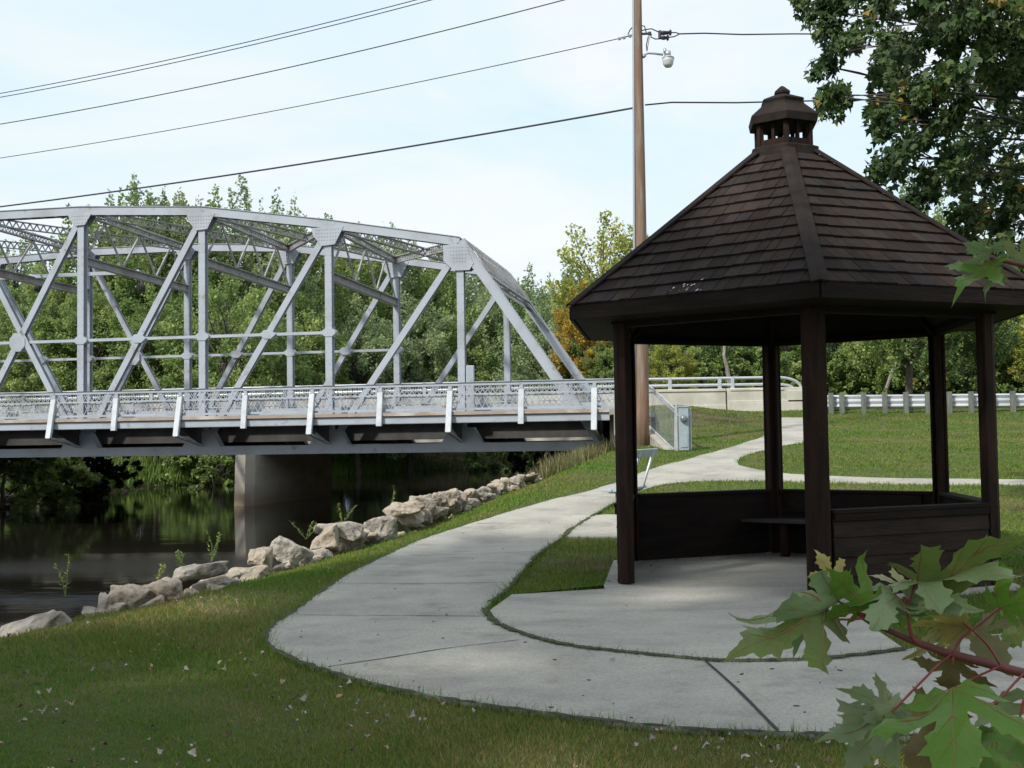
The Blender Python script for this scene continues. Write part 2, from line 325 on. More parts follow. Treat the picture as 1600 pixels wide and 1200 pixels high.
lk.new(co.outputs['Object'], mpn.inputs[0]); lk.new(mpn.outputs[0], n.inputs[0]); lk.new(n.outputs[0], bu.inputs['Height']); lk.new(bu.outputs[0], b_.inputs['Normal'])
mb = MB(); mb.add([(-250,-100,WATER),(200,-100,WATER),(200,400,WATER),(-250,400,WATER)], [(0,1,2,3)]); tag(mb.build('water', wm), kind='structure')

# ------------------------------------------------------------------ paths draped on the ground
def drape(name, poly, m, lift=.03, step=.7, parent=None):
    bm = bmesh.new(); vs = [bm.verts.new((p[0], p[1], 0)) for p in poly]; bm.faces.new(vs)
    bmesh.ops.triangulate(bm, faces=bm.faces[:])
    for _ in range(7):
        es = [e for e in bm.edges if e.calc_length() > step]
        if not es: break
        bmesh.ops.subdivide_edges(bm, edges=es, cuts=1); bmesh.ops.triangulate(bm, faces=[f for f in bm.faces if len(f.verts) > 3])
    zz = tz([(v.co.x, v.co.y) for v in bm.verts])
    for v, z in zip(bm.verts, zz): v.co.z = z+lift
    bnd = [e for e in bm.edges if e.is_boundary]; r_ = bmesh.ops.extrude_edge_only(bm, edges=bnd)
    for g in r_['geom']:
        if isinstance(g, bmesh.types.BMVert): g.co.z -= .12
    bmesh.ops.recalc_face_normals(bm, faces=bm.faces)
    me = bpy.data.meshes.new(name); bm.to_mesh(me); bm.free(); me.materials.append(m)
    return tag(obj(name, me, parent), kind='structure')
def smooth_pl(pts, n=4):                     # Catmull-Rom through 2D points
    o_ = []
    for i in range(len(pts)-1):
        p0 = pts[max(i-1, 0)]; p1 = pts[i]; p2 = pts[i+1]; p3 = pts[min(i+2, len(pts)-1)]
        for k in range(n):
            t_ = k/n; o_.append(tuple(.5*((2*p1[j])+(-p0[j]+p2[j])*t_+(2*p0[j]-5*p1[j]+4*p2[j]-p3[j])*t_*t_+(-p0[j]+3*p1[j]-3*p2[j]+p3[j])*t_**3) for j in (0, 1)))
    return o_+[tuple(pts[-1])]
g2 = lambda l: [tuple(gp(x, y, .03)[:2]) for x, y in l]
outer = [(1750,1158),(1600,1152),(1450,1150),(1300,1147),(1150,1142),(1000,1132),(850,1113),(720,1095),(600,1072),(510,1047),(450,1025),(418,1003),(425,978),(455,958),(500,925),(560,888),(640,850),(720,822),(850,783),(950,757),(1010,735),(1082,715),(1135,700),(1185,685),(1205,672),(1222,652)]
inner_far = [(1262,652),(1262,686),(1222,697),(1172,709),(1152,722),(1172,731),(1225,739),(1262,741.5),(1350,745.5),(1450,747.5),(1600,749),(1750,750)]
branch_low = [(1750,758),(1600,757),(1510,756),(1297,752.5),(1180,750),(1100,751),(1040,756),(1000,767),(965,784),(930,803),(905,818),(880,838),(845,862),(820,890),(790,922),(765,940)]
arc = [(757,952),(770,970),(800,985),(850,1001),(900,1011),(950,1017),(1000,1022),(1060,1028),(1120,1033),(1200,1033),(1300,1029),(1415,1015)]
right = [(1480,1000),(1560,990),(1650,984),(1750,980)]
walk = smooth_pl(g2(outer), 3)+smooth_pl(g2(inner_far), 3)+smooth_pl(g2(branch_low), 3)[:-1]+smooth_pl(g2(arc), 4)+smooth_pl(g2(right), 2)
drape('path', walk, M['conc'])
arcw = smooth_pl(g2(arc), 4)
# gazebo frame
GX, GY, TH, RP = 3.137, 13.053, -7.435, 2.154
ZW, ZB, RE, ZE, RC, ZC = .869, 2.734, 2.718, 2.948, .405, 4.707
def hx(i, r, z=0.): a = R(TH-90+60*i); return Vector((GX+r*math.cos(a), GY+r*math.sin(a), z))   # 0 front, 1 right, 2 right rear, 3 rear, 4 left rear, 5 left
ap = [tuple(p) for p in arcw]; ctr = np.array((2.2, 11.)); 
apin = [((p[0]-ctr[0])*.985+ctr[0], (p[1]-ctr[1])*.985+ctr[1]) for p in ap]
slab = [tuple(hx(i, RP+.24)[:2]) for i in (0, 1, 2, 3, 4, 5)]
apoly = [tuple(gp(800,935)[:2])] + apin[1:] + [tuple(gp(1335,968)[:2]), slab[0]] + slab[1:] + [tuple(gp(945,926)[:2])]
ground_slab = drape('apron', apoly, M['apron'], lift=.04)
# pad under the bench
pad = g2([(885,806),(800,838),(905,838),(985,838),(1000,806),(950,804)])
pad = g2([(903,806),(880,838),(960,838),(1010,836),(1012,806),(950,803)])
drape('bench_pad', pad, M['conc'], lift=.025)
def strip(mb, pts, wd, lift, jit=0., n=6):
    pts = smooth_pl(pts, n); A = []; B = []
    for i, p in enumerate(pts):
        q0 = pts[max(i-1, 0)]; q1 = pts[min(i+1, len(pts)-1)]; d = Vector((q1[0]-q0[0], q1[1]-q0[1])).normalized(); nn = Vector((-d.y, d.x))
        w1 = wd*(.5+jit*random.uniform(-.4, 1)); w2 = wd*(.5+jit*random.uniform(-.4, 1)); a = Vector(p)+nn*w1; c = Vector(p)-nn*w2
        A.append((a.x, a.y, tz1(a.x, a.y)+lift)); B.append((c.x, c.y, tz1(c.x, c.y)+lift))
    k = len(A); mb.add(A+B, [(i, i+1, k+i+1, k+i) for i in range(k-1)])
mb = MB()
for l in ([(453,961),(600,962),(757,963)], [(527,911),(660,912),(790,910)], [(512,1042),(600,1029),(700,1013),(812,1000)], [(640,868),(740,866),(838,862)], [(745,818),(860,818)], [(880,776),(962,770)], [(1083,716),(1160,716)], [(1262,742),(1300,752)]):
    strip(mb, g2(l), .010, .034, .6)
tag(mb.build('expansion_joints', 'dirt'), kind='structure')
mb = MB(); strip(mb, g2([(1103,1034),(1150,1076),(1215,1142)]), .019, .0355, .1); tag(mb.build('sealed_joint', 'joint'), kind='structure')
mb = MB(); strip(mb, ap, .034, .046, .8, 3); strip(mb, g2([(895,824),(880,838)]), .05, .04, .8); tag(mb.build('weedy_joint', 'moss'), kind='structure')

mb = MB(); ol = [p for p in smooth_pl(g2(outer), 3) if p[1] < 26 and p[0] < 6]; strip(mb, ol, .018, .0362, 1.3, 3); tag(mb.build('path_edge_soil', 'dirt'), kind='structure')
mb = MB(); ol = [p for p in smooth_pl(g2(branch_low), 3) if p[1] < 26 and p[0] < 2]; strip(mb, ol, .02, .0362, 1.3, 3); tag(mb.build('path_edge_soil', 'dirt'), kind='structure')

# ------------------------------------------------------------------ grass (stuff)
def inpoly(P, poly):
    x, y = P[:,0], P[:,1]; r_ = np.zeros(len(P), bool); poly = list(poly); j = len(poly)-1
    for i in range(len(poly)):
        xi, yi = poly[i]; xj, yj = poly[j]
        c = ((yi > y) != (yj > y)) & (x < (xj-xi)*(y-yi)/(yj-yi+1e-12)+xi); r_ ^= c; j = i
    return r_
hexpoly = [tuple(hx(i, RP+.2)[:2]) for i in range(6)]
def grass(n, r0, r1, a0, a1, h0, name):
    r_ = r0*(r1/r0)**rng.random(n); a = np.radians(rng.uniform(a0, a1, n)); P = np.stack([r_*np.sin(a), r_*np.cos(a)], 1)
    k = ~(inpoly(P, walk) | inpoly(P, apoly) | inpoly(P, hexpoly) | inpoly(P, pad)) & (sdist(P, RB) > .0)
    P = P[k]; r_ = r_[k]
    pn = .5+.5*np.clip(wob(P, .9, 4.)*.5+wob(P, 2.7, 1.)*.35, -1, 1)
    k = rng.random(len(P)) < (.35+.65*pn); P, r_, pn = P[k], r_[k], pn[k]
    n = len(P); z = tz(P); ang = rng.random(n)*6.283; sc = np.maximum(1, r_/7.)
    h = h0*rng.uniform(.5, 1.25, n)*(.65+.6*pn)*np.minimum(sc, 1.5); wd = .0032*sc*rng.uniform(.8, 1.5, n)
    side = np.stack([np.cos(ang), np.sin(ang), 0*ang], 1)*wd[:, None]; lean = np.stack([rng.normal(0, .45, n), rng.normal(0, .45, n), np.ones(n)], 1)*h[:, None]
    B = np.stack([P[:,0], P[:,1], z-.004], 1); V = np.stack([B-side, B+side, B+lean], 1).reshape(-1, 3)
    tn = np.clip(.24+.36*(1-pn)+.26*np.clip(10/r_, .5, 1)*np.clip(wob(P, .55, 7.), -1, 1)+rng.normal(0, 1, n)*.2*np.clip(10/r_, .3, 1), 0, 1)
    return V, tn
VV, TT = zip(grass(620000, 4.6, 52, -31, 33, .036, 'g'))
# tall tufts along the concrete edges
ed = []
for pl in (walk,):
    for i in range(len(pl)-1):
        p, q = np.array(pl[i]), np.array(pl[i+1]); 
        if 4 < p[1] < 40: ed.append((p, q, np.linalg.norm(q-p)))
ed = [e for e in ed if e[2] < 4]
p, q = np.array(apoly[0]), np.array(apoly[-1]); ed.append((p, q, np.linalg.norm(q-p))); ed.append((p+(.01,.03), q+(.01,.03), np.linalg.norm(q-p)))
plast = np.linalg.norm(q-p)
E = []
for p, q, l in ed:
    d = (q-p)/max(l, 1e-6); nn = np.array((d[1], -d[0])); k = int(l*260*min(1, (8/max(p[1], 4))**1.2)*1.3)
    if k: E.append(p+np.outer(rng.random(k), q-p)+nn*rng.normal(0, .03, k)[:, None])
E = np.concatenate(E); on = (inpoly(E, apoly) & (np.hypot(E[:,0]-.45, E[:,1]-11.6) > 1.3)) | inpoly(E, hexpoly); E = E[~on]
n = len(E); h = np.abs(rng.normal(.04, .022, n))+.012; ang = rng.random(n)*6.283; wd = .0038*np.maximum(1, E[:,1]/9)
E2 = E
side = np.stack([np.cos(ang), np.sin(ang), 0*ang], 1)*wd[:, None]; lean = np.stack([rng.normal(0, .5, n), rng.normal(0, .5, n), np.ones(n)], 1)*h[:, None]
B = np.stack([E2[:,0], E2[:,1], tz(E2)-.004], 1); VV += (np.stack([B-side, B+side, B+lean], 1).reshape(-1, 3),); TT += (np.clip(rng.normal(.2, .15, n), 0, 1),)
V = np.concatenate(VV); T = np.concatenate(TT); Fc = np.arange(len(V)).reshape(-1, 3)
M['grass'] = mat('grass_blades', G(1), .6, tint=[(0,(.085,.20,.026)),(.4,(.14,.205,.036)),(.7,(.23,.20,.06)),(1,(.38,.29,.15))], transl=.25, spec=.08)
tag(obj('grass', np_mesh('grass', V, Fc, M['grass'], T)), 'short green lawn grass with dry patches around the concrete path', 'grass', kind='stuff')
#PART2
# ------------------------------------------------------------------ steel truss bridge
PH = R(-10.436); BX, BY, BW, PN = -19.748, 41.73, 8.209, 4.6
ex = Vector((math.cos(PH), math.sin(PH), 0)); en = Vector((-math.sin(PH), math.cos(PH), 0)); ez = Vector((0,0,1))
def B(k, s, z): return Vector((BX, BY, 0))+ex*(k*PN)+en*(s)+ez*z      # k panel point, s metres across (0 near truss, BW far truss)
TOP = {1:10.0, 2:9.77, 3:9.09, 4:8.28}
def ztop(k): return TOP[k if k >= 1 else 1-k]-.16
ZBC = 1.27
bridge = empty('truss_bridge', (*B(.5, BW/2, ZBC)[:2], WATER), 'light grey riveted steel truss footbridge with arched top chord spanning the dark river', 'bridge')
ks = range(-3, 5)
for s in (0, BW):
    sg = -1 if s == 0 else 1
    mb = MB()
    for k in range(-3, 4):
        p, q = B(k, s, ztop(k)), B(k+1, s, ztop(k+1)); 
        for o_ in (-.16, .16): mb.bar(p+en*o_, q+en*o_, .29, .03, en)
        mb.bar(p+ez*.155, q+ez*.155, .02, .42, en)       # cover plate
        for i in range(1, 9): mb.bar(p.lerp(q, i/9)-ez*.14-en*.15, p.lerp(q, i/9)-ez*.14+en*.15, .12, .02, ez)
    mb.build('top_chord', 'steel', bridge)
    mb = MB(); mb.bar(B(-4, s-.16, ZBC), B(5.0, s-.16, ZBC), .30, .025, en); mb.bar(B(-4, s+.16, ZBC), B(5.0, s+.16, ZBC), .30, .025, en)
    for k in range(-4, 5):
        for j in range(10): mb.bar(B(k+j/10+.05, s-.15, ZBC-.14), B(k+j/10+.05, s+.15, ZBC-.14), .15, .015, ez)
    for k in (-3, -1, 1, 3): mb.box(B(k+.12, s+sg*.176, ZBC), ex*.55, en*.008, ez*.14)
    mb.build('bottom_chord', 'steel', bridge)
    for kt, kb in ((4, 5), (-3, -4)):
        mb = MB(); p, q = B(kt, s, ztop(kt)), B(kb, s, ZBC+.1)
        for o_ in (-.16, .16): mb.bar(p+en*o_, q+en*o_, .30, .03, en)
        up = (q-p).cross(en).normalized(); up = up if up.z > 0 else -up
        mb.bar(p+up*.155, q+up*.155, .02, .42, en); mb.lace(p-up*.15, q-up*.15, en*.13, .3, .05, up)
        for i in range(60):
            c = p.lerp(q, (i+.5)/60)
            for o_ in (-.19, .19): mb.box(c+up*.17+en*o_, up*.012, (q-p).normalized()*.014, en*.014)
        mb.build('end_post', 'steel', bridge)
    for k in ks:
        mb = MB(); mb.hbeam(B(k, s, ztop(k)-.12), B(k, s, ZBC), .24, .26, en)
        for z in np.arange(ZBC+1.5, ztop(k)-1, .3):
            mb.box(B(k, s-.132, z)+ex*.09, ex*.012, en*.008, ez*.012); mb.box(B(k, s-.132, z)-ex*.09, ex*.012, en*.008, ez*.012)
        mb.build('vertical_post', 'steel', bridge)
    dg = [(k, k-1) for k in (1, 2, 3, 4)]+[(k, k+1) for k in (0, -1, -2, -3)]
    for a, b_ in dg:
        mb = MB(); mb.hbeam(B(a, s+.03*sg, ztop(a)-.2), B(b_, s+.03*sg, ZBC+.1), .21 if (a, b_) != (0, 1) else .20, .2, en); mb.build('diagonal', 'steel', bridge)
    for k in ks:
        mb = MB(); z0 = ztop(k)-.13; end = k in (4, -3)
        dirs = 1 if k <= 0 else -1; gi = (k if k > 0 else 1-k); gw = {1:.45,2:.52,3:.58,4:.5}[gi]; gh = {1:.40,2:.55,3:.62,4:.8}[gi]
        dirs = -dirs
        for o_ in (-.185, .185):
            if not end: pl = [(dirs*x*gw, z*gh) for x, z in ((-1,.02),(1,.02),(.45,-.94),(-.35,-1.),(-.85,-.45))]
            else: pl = [(dirs*x, z) for x, z in ((-.55,.02),(.20,.06),(.48,-.62),(.34,-.84),(-.2,-.84),(-.55,-.5))]
            mb.prism([B(k, s+o_-.006, z0)+ex*x+ez*z for x, z in pl], en*.012)
            yo = o_+(-.012 if o_ < 0 else .012)
            for i in range(9):
                for j in range(5 if end else 4):
                    x = -.4+i*.1; z = -.06-j*.12
                    if abs(x) < (gw-.06)*(1-j*.12) and -z < gh-.05: mb.box(B(k, s+yo, z0+z)+ex*x, ex*.014, en*.006, ez*.014)
        mb.build('gusset_plate', 'steel', bridge)
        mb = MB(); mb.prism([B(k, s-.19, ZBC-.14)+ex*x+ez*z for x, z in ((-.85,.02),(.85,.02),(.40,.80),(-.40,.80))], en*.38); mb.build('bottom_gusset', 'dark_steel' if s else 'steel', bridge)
    ZM = 5.23
    mb = MB(); mb.bar(B(-2, s, ZM), B(3, s, ZM), .10, .12, en)
    for k in range(-2, 4): mb.prism([B(k, s-.15, ZM)+ex*x+ez*z for x, z in ((-.25,.04),(-.12,.14),(.12,.14),(.25,.04),(.25,-.04),(.12,-.14),(-.12,-.14),(-.25,-.04))], en*.3)
    for a, b_ in dg:
        if (a, b_) in ((4,3),(-3,-2),(0,1)): continue
        ta = (ztop(a)-.2-ZM)/(ztop(a)-.2-ZBC-.1); kk = a+(b_-a)*ta; bigx = (a, b_) in ((1,0),(0,1)); hexg = ((-.3,.13),(-.12,.33),(.12,.33),(.3,.13),(.3,-.13),(.12,-.33),(-.12,-.33),(-.3,-.13)) if bigx else ((-.30,0),(-.12,.15),(.12,.15),(.30,0),(.12,-.15),(-.12,-.15))
        mb.prism([B(kk, s-.155, ZM)+ex*x+ez*z for x, z in hexg], en*.31)
    mb.build('mid_strut', 'steel', bridge)
# cross bracing between the trusses
for k in ks:
    mb = MB(); zt = ztop(k); n_ = ex
    for dz in (.10, -.12): mb.bar(B(k, .15, zt+dz), B(k, BW-.15, zt+dz), .06, .16, n_)
    mb.lace(B(k, .15, zt), B(k, BW-.15, zt), ez*.1, .22, .04, n_)
    zl = zt-1.75
    mb.bar(B(k, .12, zl), B(k, BW-.12, zl), .26, .03, n_); mb.bar(B(k, .12, zl+.13), B(k, BW-.12, zl+.13), .03, .24, n_); mb.bar(B(k, .12, zl-.13), B(k, BW-.12, zl-.13), .03, .24, n_)
    if k not in (4, -3):
        for a0 in (0, 1, 2):
            x0 = .2+a0*(BW-.4)/3; x1 = x0+(BW-.4)/3; xm = (x0+x1)/2
            mb.bar(B(k, x0, zl+.14), B(k, xm, zt-.15), .08, .05, n_); mb.bar(B(k, xm, zt-.15), B(k, x1, zl+.14), .08, .05, n_)
        mb.build('sway_brace', 'dirty_shaded', bridge)
for k in range(-3, 4):
    mb = MB()
    for s0, s1, dz in ((.15, BW-.15, .0), (BW-.15, .15, -.012)):
        p, q = B(k, s0, ztop(k)+dz), B(k+1, s1, ztop(k+1)+dz)
        for o_ in (.13, -.13): mb.bar(p+ez*o_, q+ez*o_, .03, .16, ex)
        mb.lace(p, q, ez*.12, .27, .05, (q-p).cross(ez).normalized())
    mb.build('lateral_brace', 'dirty_shaded', bridge)
for kt, kb in ((4, 5), (-3, -4)):
    mb = MB(); dv = (B(kb, 0, ZBC+.1)-B(kt, 0, ztop(kt))); dl = dv.normalized(); up = dl.cross(en).normalized(); up = up if up.z > 0 else -up
    p0 = B(kt, .15, ztop(kt)); p1 = B(kt, BW-.15, ztop(kt))
    for d_ in (0, 1.45): mb.bar(p0+dl*d_+up*.12, p1+dl*d_+up*.12, .10, .16, dl); 
    mb.lace(p0+dl*.72, p1+dl*.72, dl*.66, .62, .07, up, cross=True); mb.lace(p0+dl*.72+up*.2, p1+dl*.72+up*.2, dl*.66, .62, .07, up, cross=True)
    mb.bar(p0+dl*1.62-up*.02, p1+dl*1.62-up*.02, .03, .40, dl)
    for pa, sgn in ((p0, 1), (p1, -1)): mb.prism([pa+dl*1.6+up*.1, pa+dl*3.0+up*.1, pa+dl*1.6+en*sgn*1.0+up*.1], up*.03)
    mb.build('portal_brace', 'dirty_shaded', bridge)
# floor
mb = MB(); mb.box(B(.5, BW/2, 2.33), ex*(4.6*PN), en*(BW/2-.2), ez*.07); mb.build('deck', 'deck', bridge)
mb = MB(); mb.box(B(.5, -1.0, 2.33), ex*(4.6*PN), en*.82, ez*.05); mb.build('sidewalk', 'deck', bridge)
mb = MB(); mb.box(B(.5, -1.85, 2.37), ex*(4.6*PN), en*.03, ez*.055); mb.build('sidewalk_edge', 'rust', bridge)
mb = MB(); mb.bar(B(-4.1, -1.80, 2.18), B(5.1, -1.80, 2.18), .24, .02, en); mb.bar(B(-4.1, -1.76, 2.07), B(5.1, -1.76, 2.07), .02, .10, en); mb.build('edge_channel', 'steel', bridge)
for s in (.75, 2.4, 4.1, 5.8, BW-.75):
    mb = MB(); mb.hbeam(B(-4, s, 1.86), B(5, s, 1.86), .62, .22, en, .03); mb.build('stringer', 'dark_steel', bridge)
for k in range(-4, 6):
    mb = MB(); zc = 1.80
    mb.bar(B(k, .0, zc), B(k, BW, zc), .72, .03, ex); mb.bar(B(k, 0, zc+.36), B(k, BW, zc+.36), .03, .26, ex); mb.bar(B(k, 0, zc-.36), B(k, BW, zc-.36), .03, .26, ex)
    mb.prism([B(k, .0, 2.12)-ex*.01, B(k, -1.78, 2.12)-ex*.01, B(k, -1.78, 1.98)-ex*.01, B(k, .0, 1.42)-ex*.01], ex*.02)
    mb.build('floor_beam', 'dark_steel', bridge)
# railings: the outer sidewalk railing with outriggers, and one inside each truss
def railing(name, s, zf, zt, k0, k1, n_, pitch, cap=True):
    rl = empty(name, (0,0,0)); rl.parent = bridge; rl.location = B(k0, s, zf)-parent_world(bridge)
    mb = MB(); mb.bar(B(k0, s, zt), B(k1, s, zt), .07, .09, n_); mb.build('top_rail', 'steel', rl)
    mb = MB(); zm = zt-.30
    mb.bar(B(k0, s, zm), B(k1, s, zm), .045, .05, n_); mb.bar(B(k0, s, zf+.07), B(k1, s, zf+.07), .07, .05, n_)
    mb.lace(B(k0, s-.02, (zm+zt)/2), B(k1, s-.02, (zm+zt)/2), ez*.13, pitch, .022, n_, cross=True)
    mb.lace(B(k0, s+.03, (zm+zf+.07)/2), B(k1, s+.03, (zm+zf+.07)/2), ez*((zm-zf-.07)/2-.02), pitch*1.3, .020, n_, cross=True)
    mb.build('lattice', 'steel', rl)
    for i in range(int((k1-k0)*2)+1):
        mb = MB(); mb.bar(B(k0+i/2, s, zf-.02), B(k0+i/2, s, zt), .11, .09, n_); mb.build('railing_post', 'steel', rl)
    return rl
rl = railing('railing', -1.72, 2.43, 3.27, -4, 5.25, en, .33)
mb = MB(); mb.bar(B(-4, -1.72, 3.325), B(5.25, -1.72, 3.325), .03, .11, en); mb.build('handrail', mat('dark_handrail', (.06,.065,.07), .5), rl)
railing('railing', BW-.42, 2.42, 3.30, -4, 5.2, en, .36)
mb = MB()
for s in (.62, BW-.62): mb.bar(B(-4, s, 2.58), B(5, s, 2.58), .24, .06, en)
mb.build('kerb_channel', 'steel', bridge)
for i in range(-8, 11):
    k = i/2; mb = MB(); full = i % 2 == 0; zb_ = 1.78 if full else 2.0; ob = -2.12 if full else -1.98
    mb.bar(B(k, -1.80, 3.08), B(k, ob, zb_), .16, .02, en); mb.bar(B(k-.0, -1.80, 3.08)-ex*.08+en*.05, B(k, ob, zb_)-ex*.08+en*.05, .02, .10, en); mb.bar(B(k, -1.80, 3.08)+ex*.08+en*.05, B(k, ob, zb_)+ex*.08+en*.05, .02, .10, en)
    if full: mb.bar(B(k, ob, zb_+.02), B(k, -.15, 1.45), .06, .12, ex)
    else: mb.bar(B(k, ob, zb_+.02), B(k, -1.7, 2.08), .04, .08, ex)
    mb.build('outrigger', 'zinc', bridge)
# conduit along the middle with two hanging lamps
mb = MB(); mb.bar(B(-1.4, BW*.5, 8.25), B(1.0, BW*.5, 8.25), .14, .12, en); mb.build('conduit', 'steel', bridge)
for px in (60, 221):
    p = at(px, 449, 46.6); mb = MB(); mb.tube([p+ez*.35, p+ez*.16, p+ez*.10, p-ez*.16, p-ez*.2], [.03,.05,.15,.17,.02], 10); mb.build('hanging_lamp', 'dark_steel', bridge, smooth=True)
mb = MB(); q = B(4, -.05, 0); mb.abox(q.x+.14, q.x+.42, q.y-.12, q.y+.10, 2.42, 3.98); mb.build('junction_box', 'steel', bridge, bevel=.03)
# abutment with bearing seat
mb = MB(); zg = .1
mb.prism([B(4.86, -.9, zg), B(5.25, -.9, zg), B(5.25, BW+.8, zg), B(4.86, BW+.8, zg)], ez*(.62-zg))
mb.prism([B(5.08, -.9, .62), B(5.25, -.9, .62), B(5.25, BW+.8, .62), B(5.08, BW+.8, .62)], ez*1.62)
for s in (0, BW): mb.prism([B(4.94, s-.25, .62), B(5.06, s-.25, .62), B(5.06, s+.25, .62), B(4.94, s+.25, .62)], ez*.5)
mb.build('abutment', 'conc', bridge)
mb = MB(); mb.prism([B(5.1, -1.9, 2.24), B(5.3, -1.9, 2.24), B(5.3, BW+.8, 2.24), B(5.1, BW+.8, 2.24)], ez*.17); mb.build('approach_slab', 'conc', bridge)
mb = MB(); mb.prism([B(5.13, -1.0, .3), B(5.13, -1.9, 1.6), B(5.13, -1.9, 2.24), B(5.13, -1.0, 2.24)], ex*.4); mb.build('wing_wall', 'conc', bridge)

# ------------------------------------------------------------------ concrete road bridge behind
YP = 50.; XB = 3.0; TB = math.tan(R(10.436))
_mark = set(bpy.data.objects)
road_br = empty('road_bridge', (at(1000,640,YP).x, YP, WATER), 'pale concrete road bridge with two pipe rails behind the steel truss', 'bridge')
zt_ = at(1150, 607, YP).z; zt_l = zt_
x_j = at(1135, 607, YP).x; x_e = at(1259, 607, YP).x; xl = -75.
mb = MB(); mb.abox(xl, x_j-.03, YP, YP+.35, 1.9, zt_); 
for x0 in np.arange(x_j-6.6, xl, -6.2): mb.abox(x0, x0+5.3, YP-.03, YP+.01, zt_-.78, zt_-.12) if False else None
mb.abox(xl, x_j-.03, YP-.06, YP, 2.05, 2.85); mb.abox(xl, x_j-.03, YP-.05, YP+.01, zt_-.12, zt_+.004)
mb.build('parapet', 'parapet', road_br, bevel=.02)
mb = MB(); mb.abox(x_j+.03, x_e, YP-.02, YP+.38, 1.9, zt_+.02); mb.abox(x_j+.03, x_e+.02, YP-.10, YP-.02, 2.1, 2.93)
# raised frame round the recessed panel
for a in ((x_j+.15, x_e-.95, zt_-.11, zt_-.0), (x_e-.80, x_e-.02, 2.93, zt_-.11), (x_j+.05, x_e-.02, 2.93, 3.02)): mb.abox(a[0], a[1], YP-.055, YP-.02, a[2], a[3]) 
mb.build('end_parapet', 'parapet', road_br, bevel=.02)
mb = MB(); mb.abox(at(1082,650,YP).x, at(1104,650,YP).x, YP-.15, YP+.3, tz1(8.5, 49)-.02, 2.52); mb.build('opening_shade_block', 'joint', road_br)  # solid near-black block stands for the shade inside an opening
for dz, xe in ((.46, at(1215,590,YP).x), (.17, at(1205,601,YP).x)):
    pts = [(xl, YP+.15, zt_+dz), (xe, YP+.15, zt_+dz)]; R_ = at(1253 if dz > .3 else 1240, 607, YP).x-xe
    for i in range(1, 9): a = math.pi/2*i/8; pts.append((xe+R_*math.sin(a), YP+.15, zt_+dz*math.cos(a)+.0))
    mb = MB(); mb.tube(pts, .062, 8); mb.build('pipe_rail', 'alu', road_br, smooth=True)
px_posts = [1145, 1125, 1047]
xp = [at(p, 600, YP).x for p in px_posts]; xx = xp[-1]
while xx > xl+4: xx -= 2.15; xp.append(xx)
for x in xp[:34]:
    mb = MB(); mb.abox(x-.075, x+.075, YP+.06, YP+.24, zt_, zt_+.50); mb.build('rail_post', 'alu', road_br)
mb = MB(); mb.abox(xl, 12.6, YP+.02, YP+12, 2.3, 2.5); mb.build('road_slab', 'conc', road_br)
mb = MB(); mb.abox(xl, 3.6, YP+.35, YP+.8, 1.22, 2.3); 
for y in (3, 6, 9, 11.4): mb.abox(xl, 3.6, YP+y, YP+y+.4, 1.22, 2.3)
mb.build('girder', 'parapet', road_br)
mb = MB(); mb.abox(2.6, 4.2, YP+.1, YP+12, -1.5, 2.3); mb.build('road_abutment', 'conc', road_br)
# left of the bend the road bridge runs parallel to the truss
for o in set(bpy.data.objects)-_mark:
    if o.type != 'MESH': continue
    W0_ = parent_world(o.parent)+o.location; bm = bmesh.new(); bm.from_mesh(o.data)
    if max((v.co.x+W0_.x for v in bm.verts)) > XB > min((v.co.x+W0_.x for v in bm.verts)):
        bmesh.ops.bisect_plane(bm, geom=bm.verts[:]+bm.edges[:]+bm.faces[:], plane_co=(XB-W0_.x, 0, 0), plane_no=(1, 0, 0))
    for v in bm.verts: v.co.y += max(0, XB-(v.co.x+W0_.x))*TB
    bm.to_mesh(o.data); bm.free()
PM = M['pier']; t = PM.node_tree; nd = t.nodes; lk = t.links; bs_ = nd['Principled BSDF']; src_ = bs_.inputs['Base Color'].links[0].from_socket   # water stain near the river
co = nd.new('ShaderNodeTexCoord'); sx_ = nd.new('ShaderNodeSeparateXYZ'); nn_ = nd.new('ShaderNodeTexNoise'); nn_.inputs['Scale'].default_value = 1.3; lk.new(co.outputs['Object'], sx_.inputs[0]); lk.new(co.outputs['Object'], nn_.inputs[0])
ad = nd.new('ShaderNodeMath'); ad.operation = 'MULTIPLY_ADD'; ad.inputs[1].default_value = .5; lk.new(nn_.outputs[0], ad.inputs[0]); lk.new(sx_.outputs[2], ad.inputs[2])
mr_ = nd.new('ShaderNodeMapRange'); mr_.inputs[1].default_value = .45; mr_.inputs[2].default_value = 1.25; mr_.inputs[3].default_value = .75; mr_.inputs[4].default_value = 0; lk.new(ad.outputs[0], mr_.inputs[0])
mm_ = nd.new('ShaderNodeMix'); mm_.data_type = 'RGBA'; lk.new(mr_.outputs[0], mm_.inputs[0]); lk.new(src_, mm_.inputs[6]); mm_.inputs[7].default_value = (.30,.21,.13,1); lk.new(mm_.outputs[2], bs_.inputs['Base Color'])
PY = 51.9; a = at(351, 793, PY); p0 = Vector((a.x, PY, 0)); dd = Vector((.25, .968, 0)).normalized(); sd = Vector((dd.y, -dd.x, 0))
q = p0+sd*1.0; Lp = 9.6; pl = []
mb = MB(); rings = []
for z, f in ((-3.2, 1.5), (1.25, .75)):        # the cutwater leans back as it rises
    r_ = []
    for i in range(4): th = math.pi*i/3; r_.append(p0+sd*(.5-.5*math.cos(th))*1.0 - dd*(.55*math.sin(th)) + dd*(1.3-f*.35) + (sd*.0) + ez*z)
    r_[-1] = r_[-1]+dd*(.0); r_ += [p0+sd*1.0+dd*Lp+ez*z, p0+dd*Lp+ez*z]; rings.append(r_)
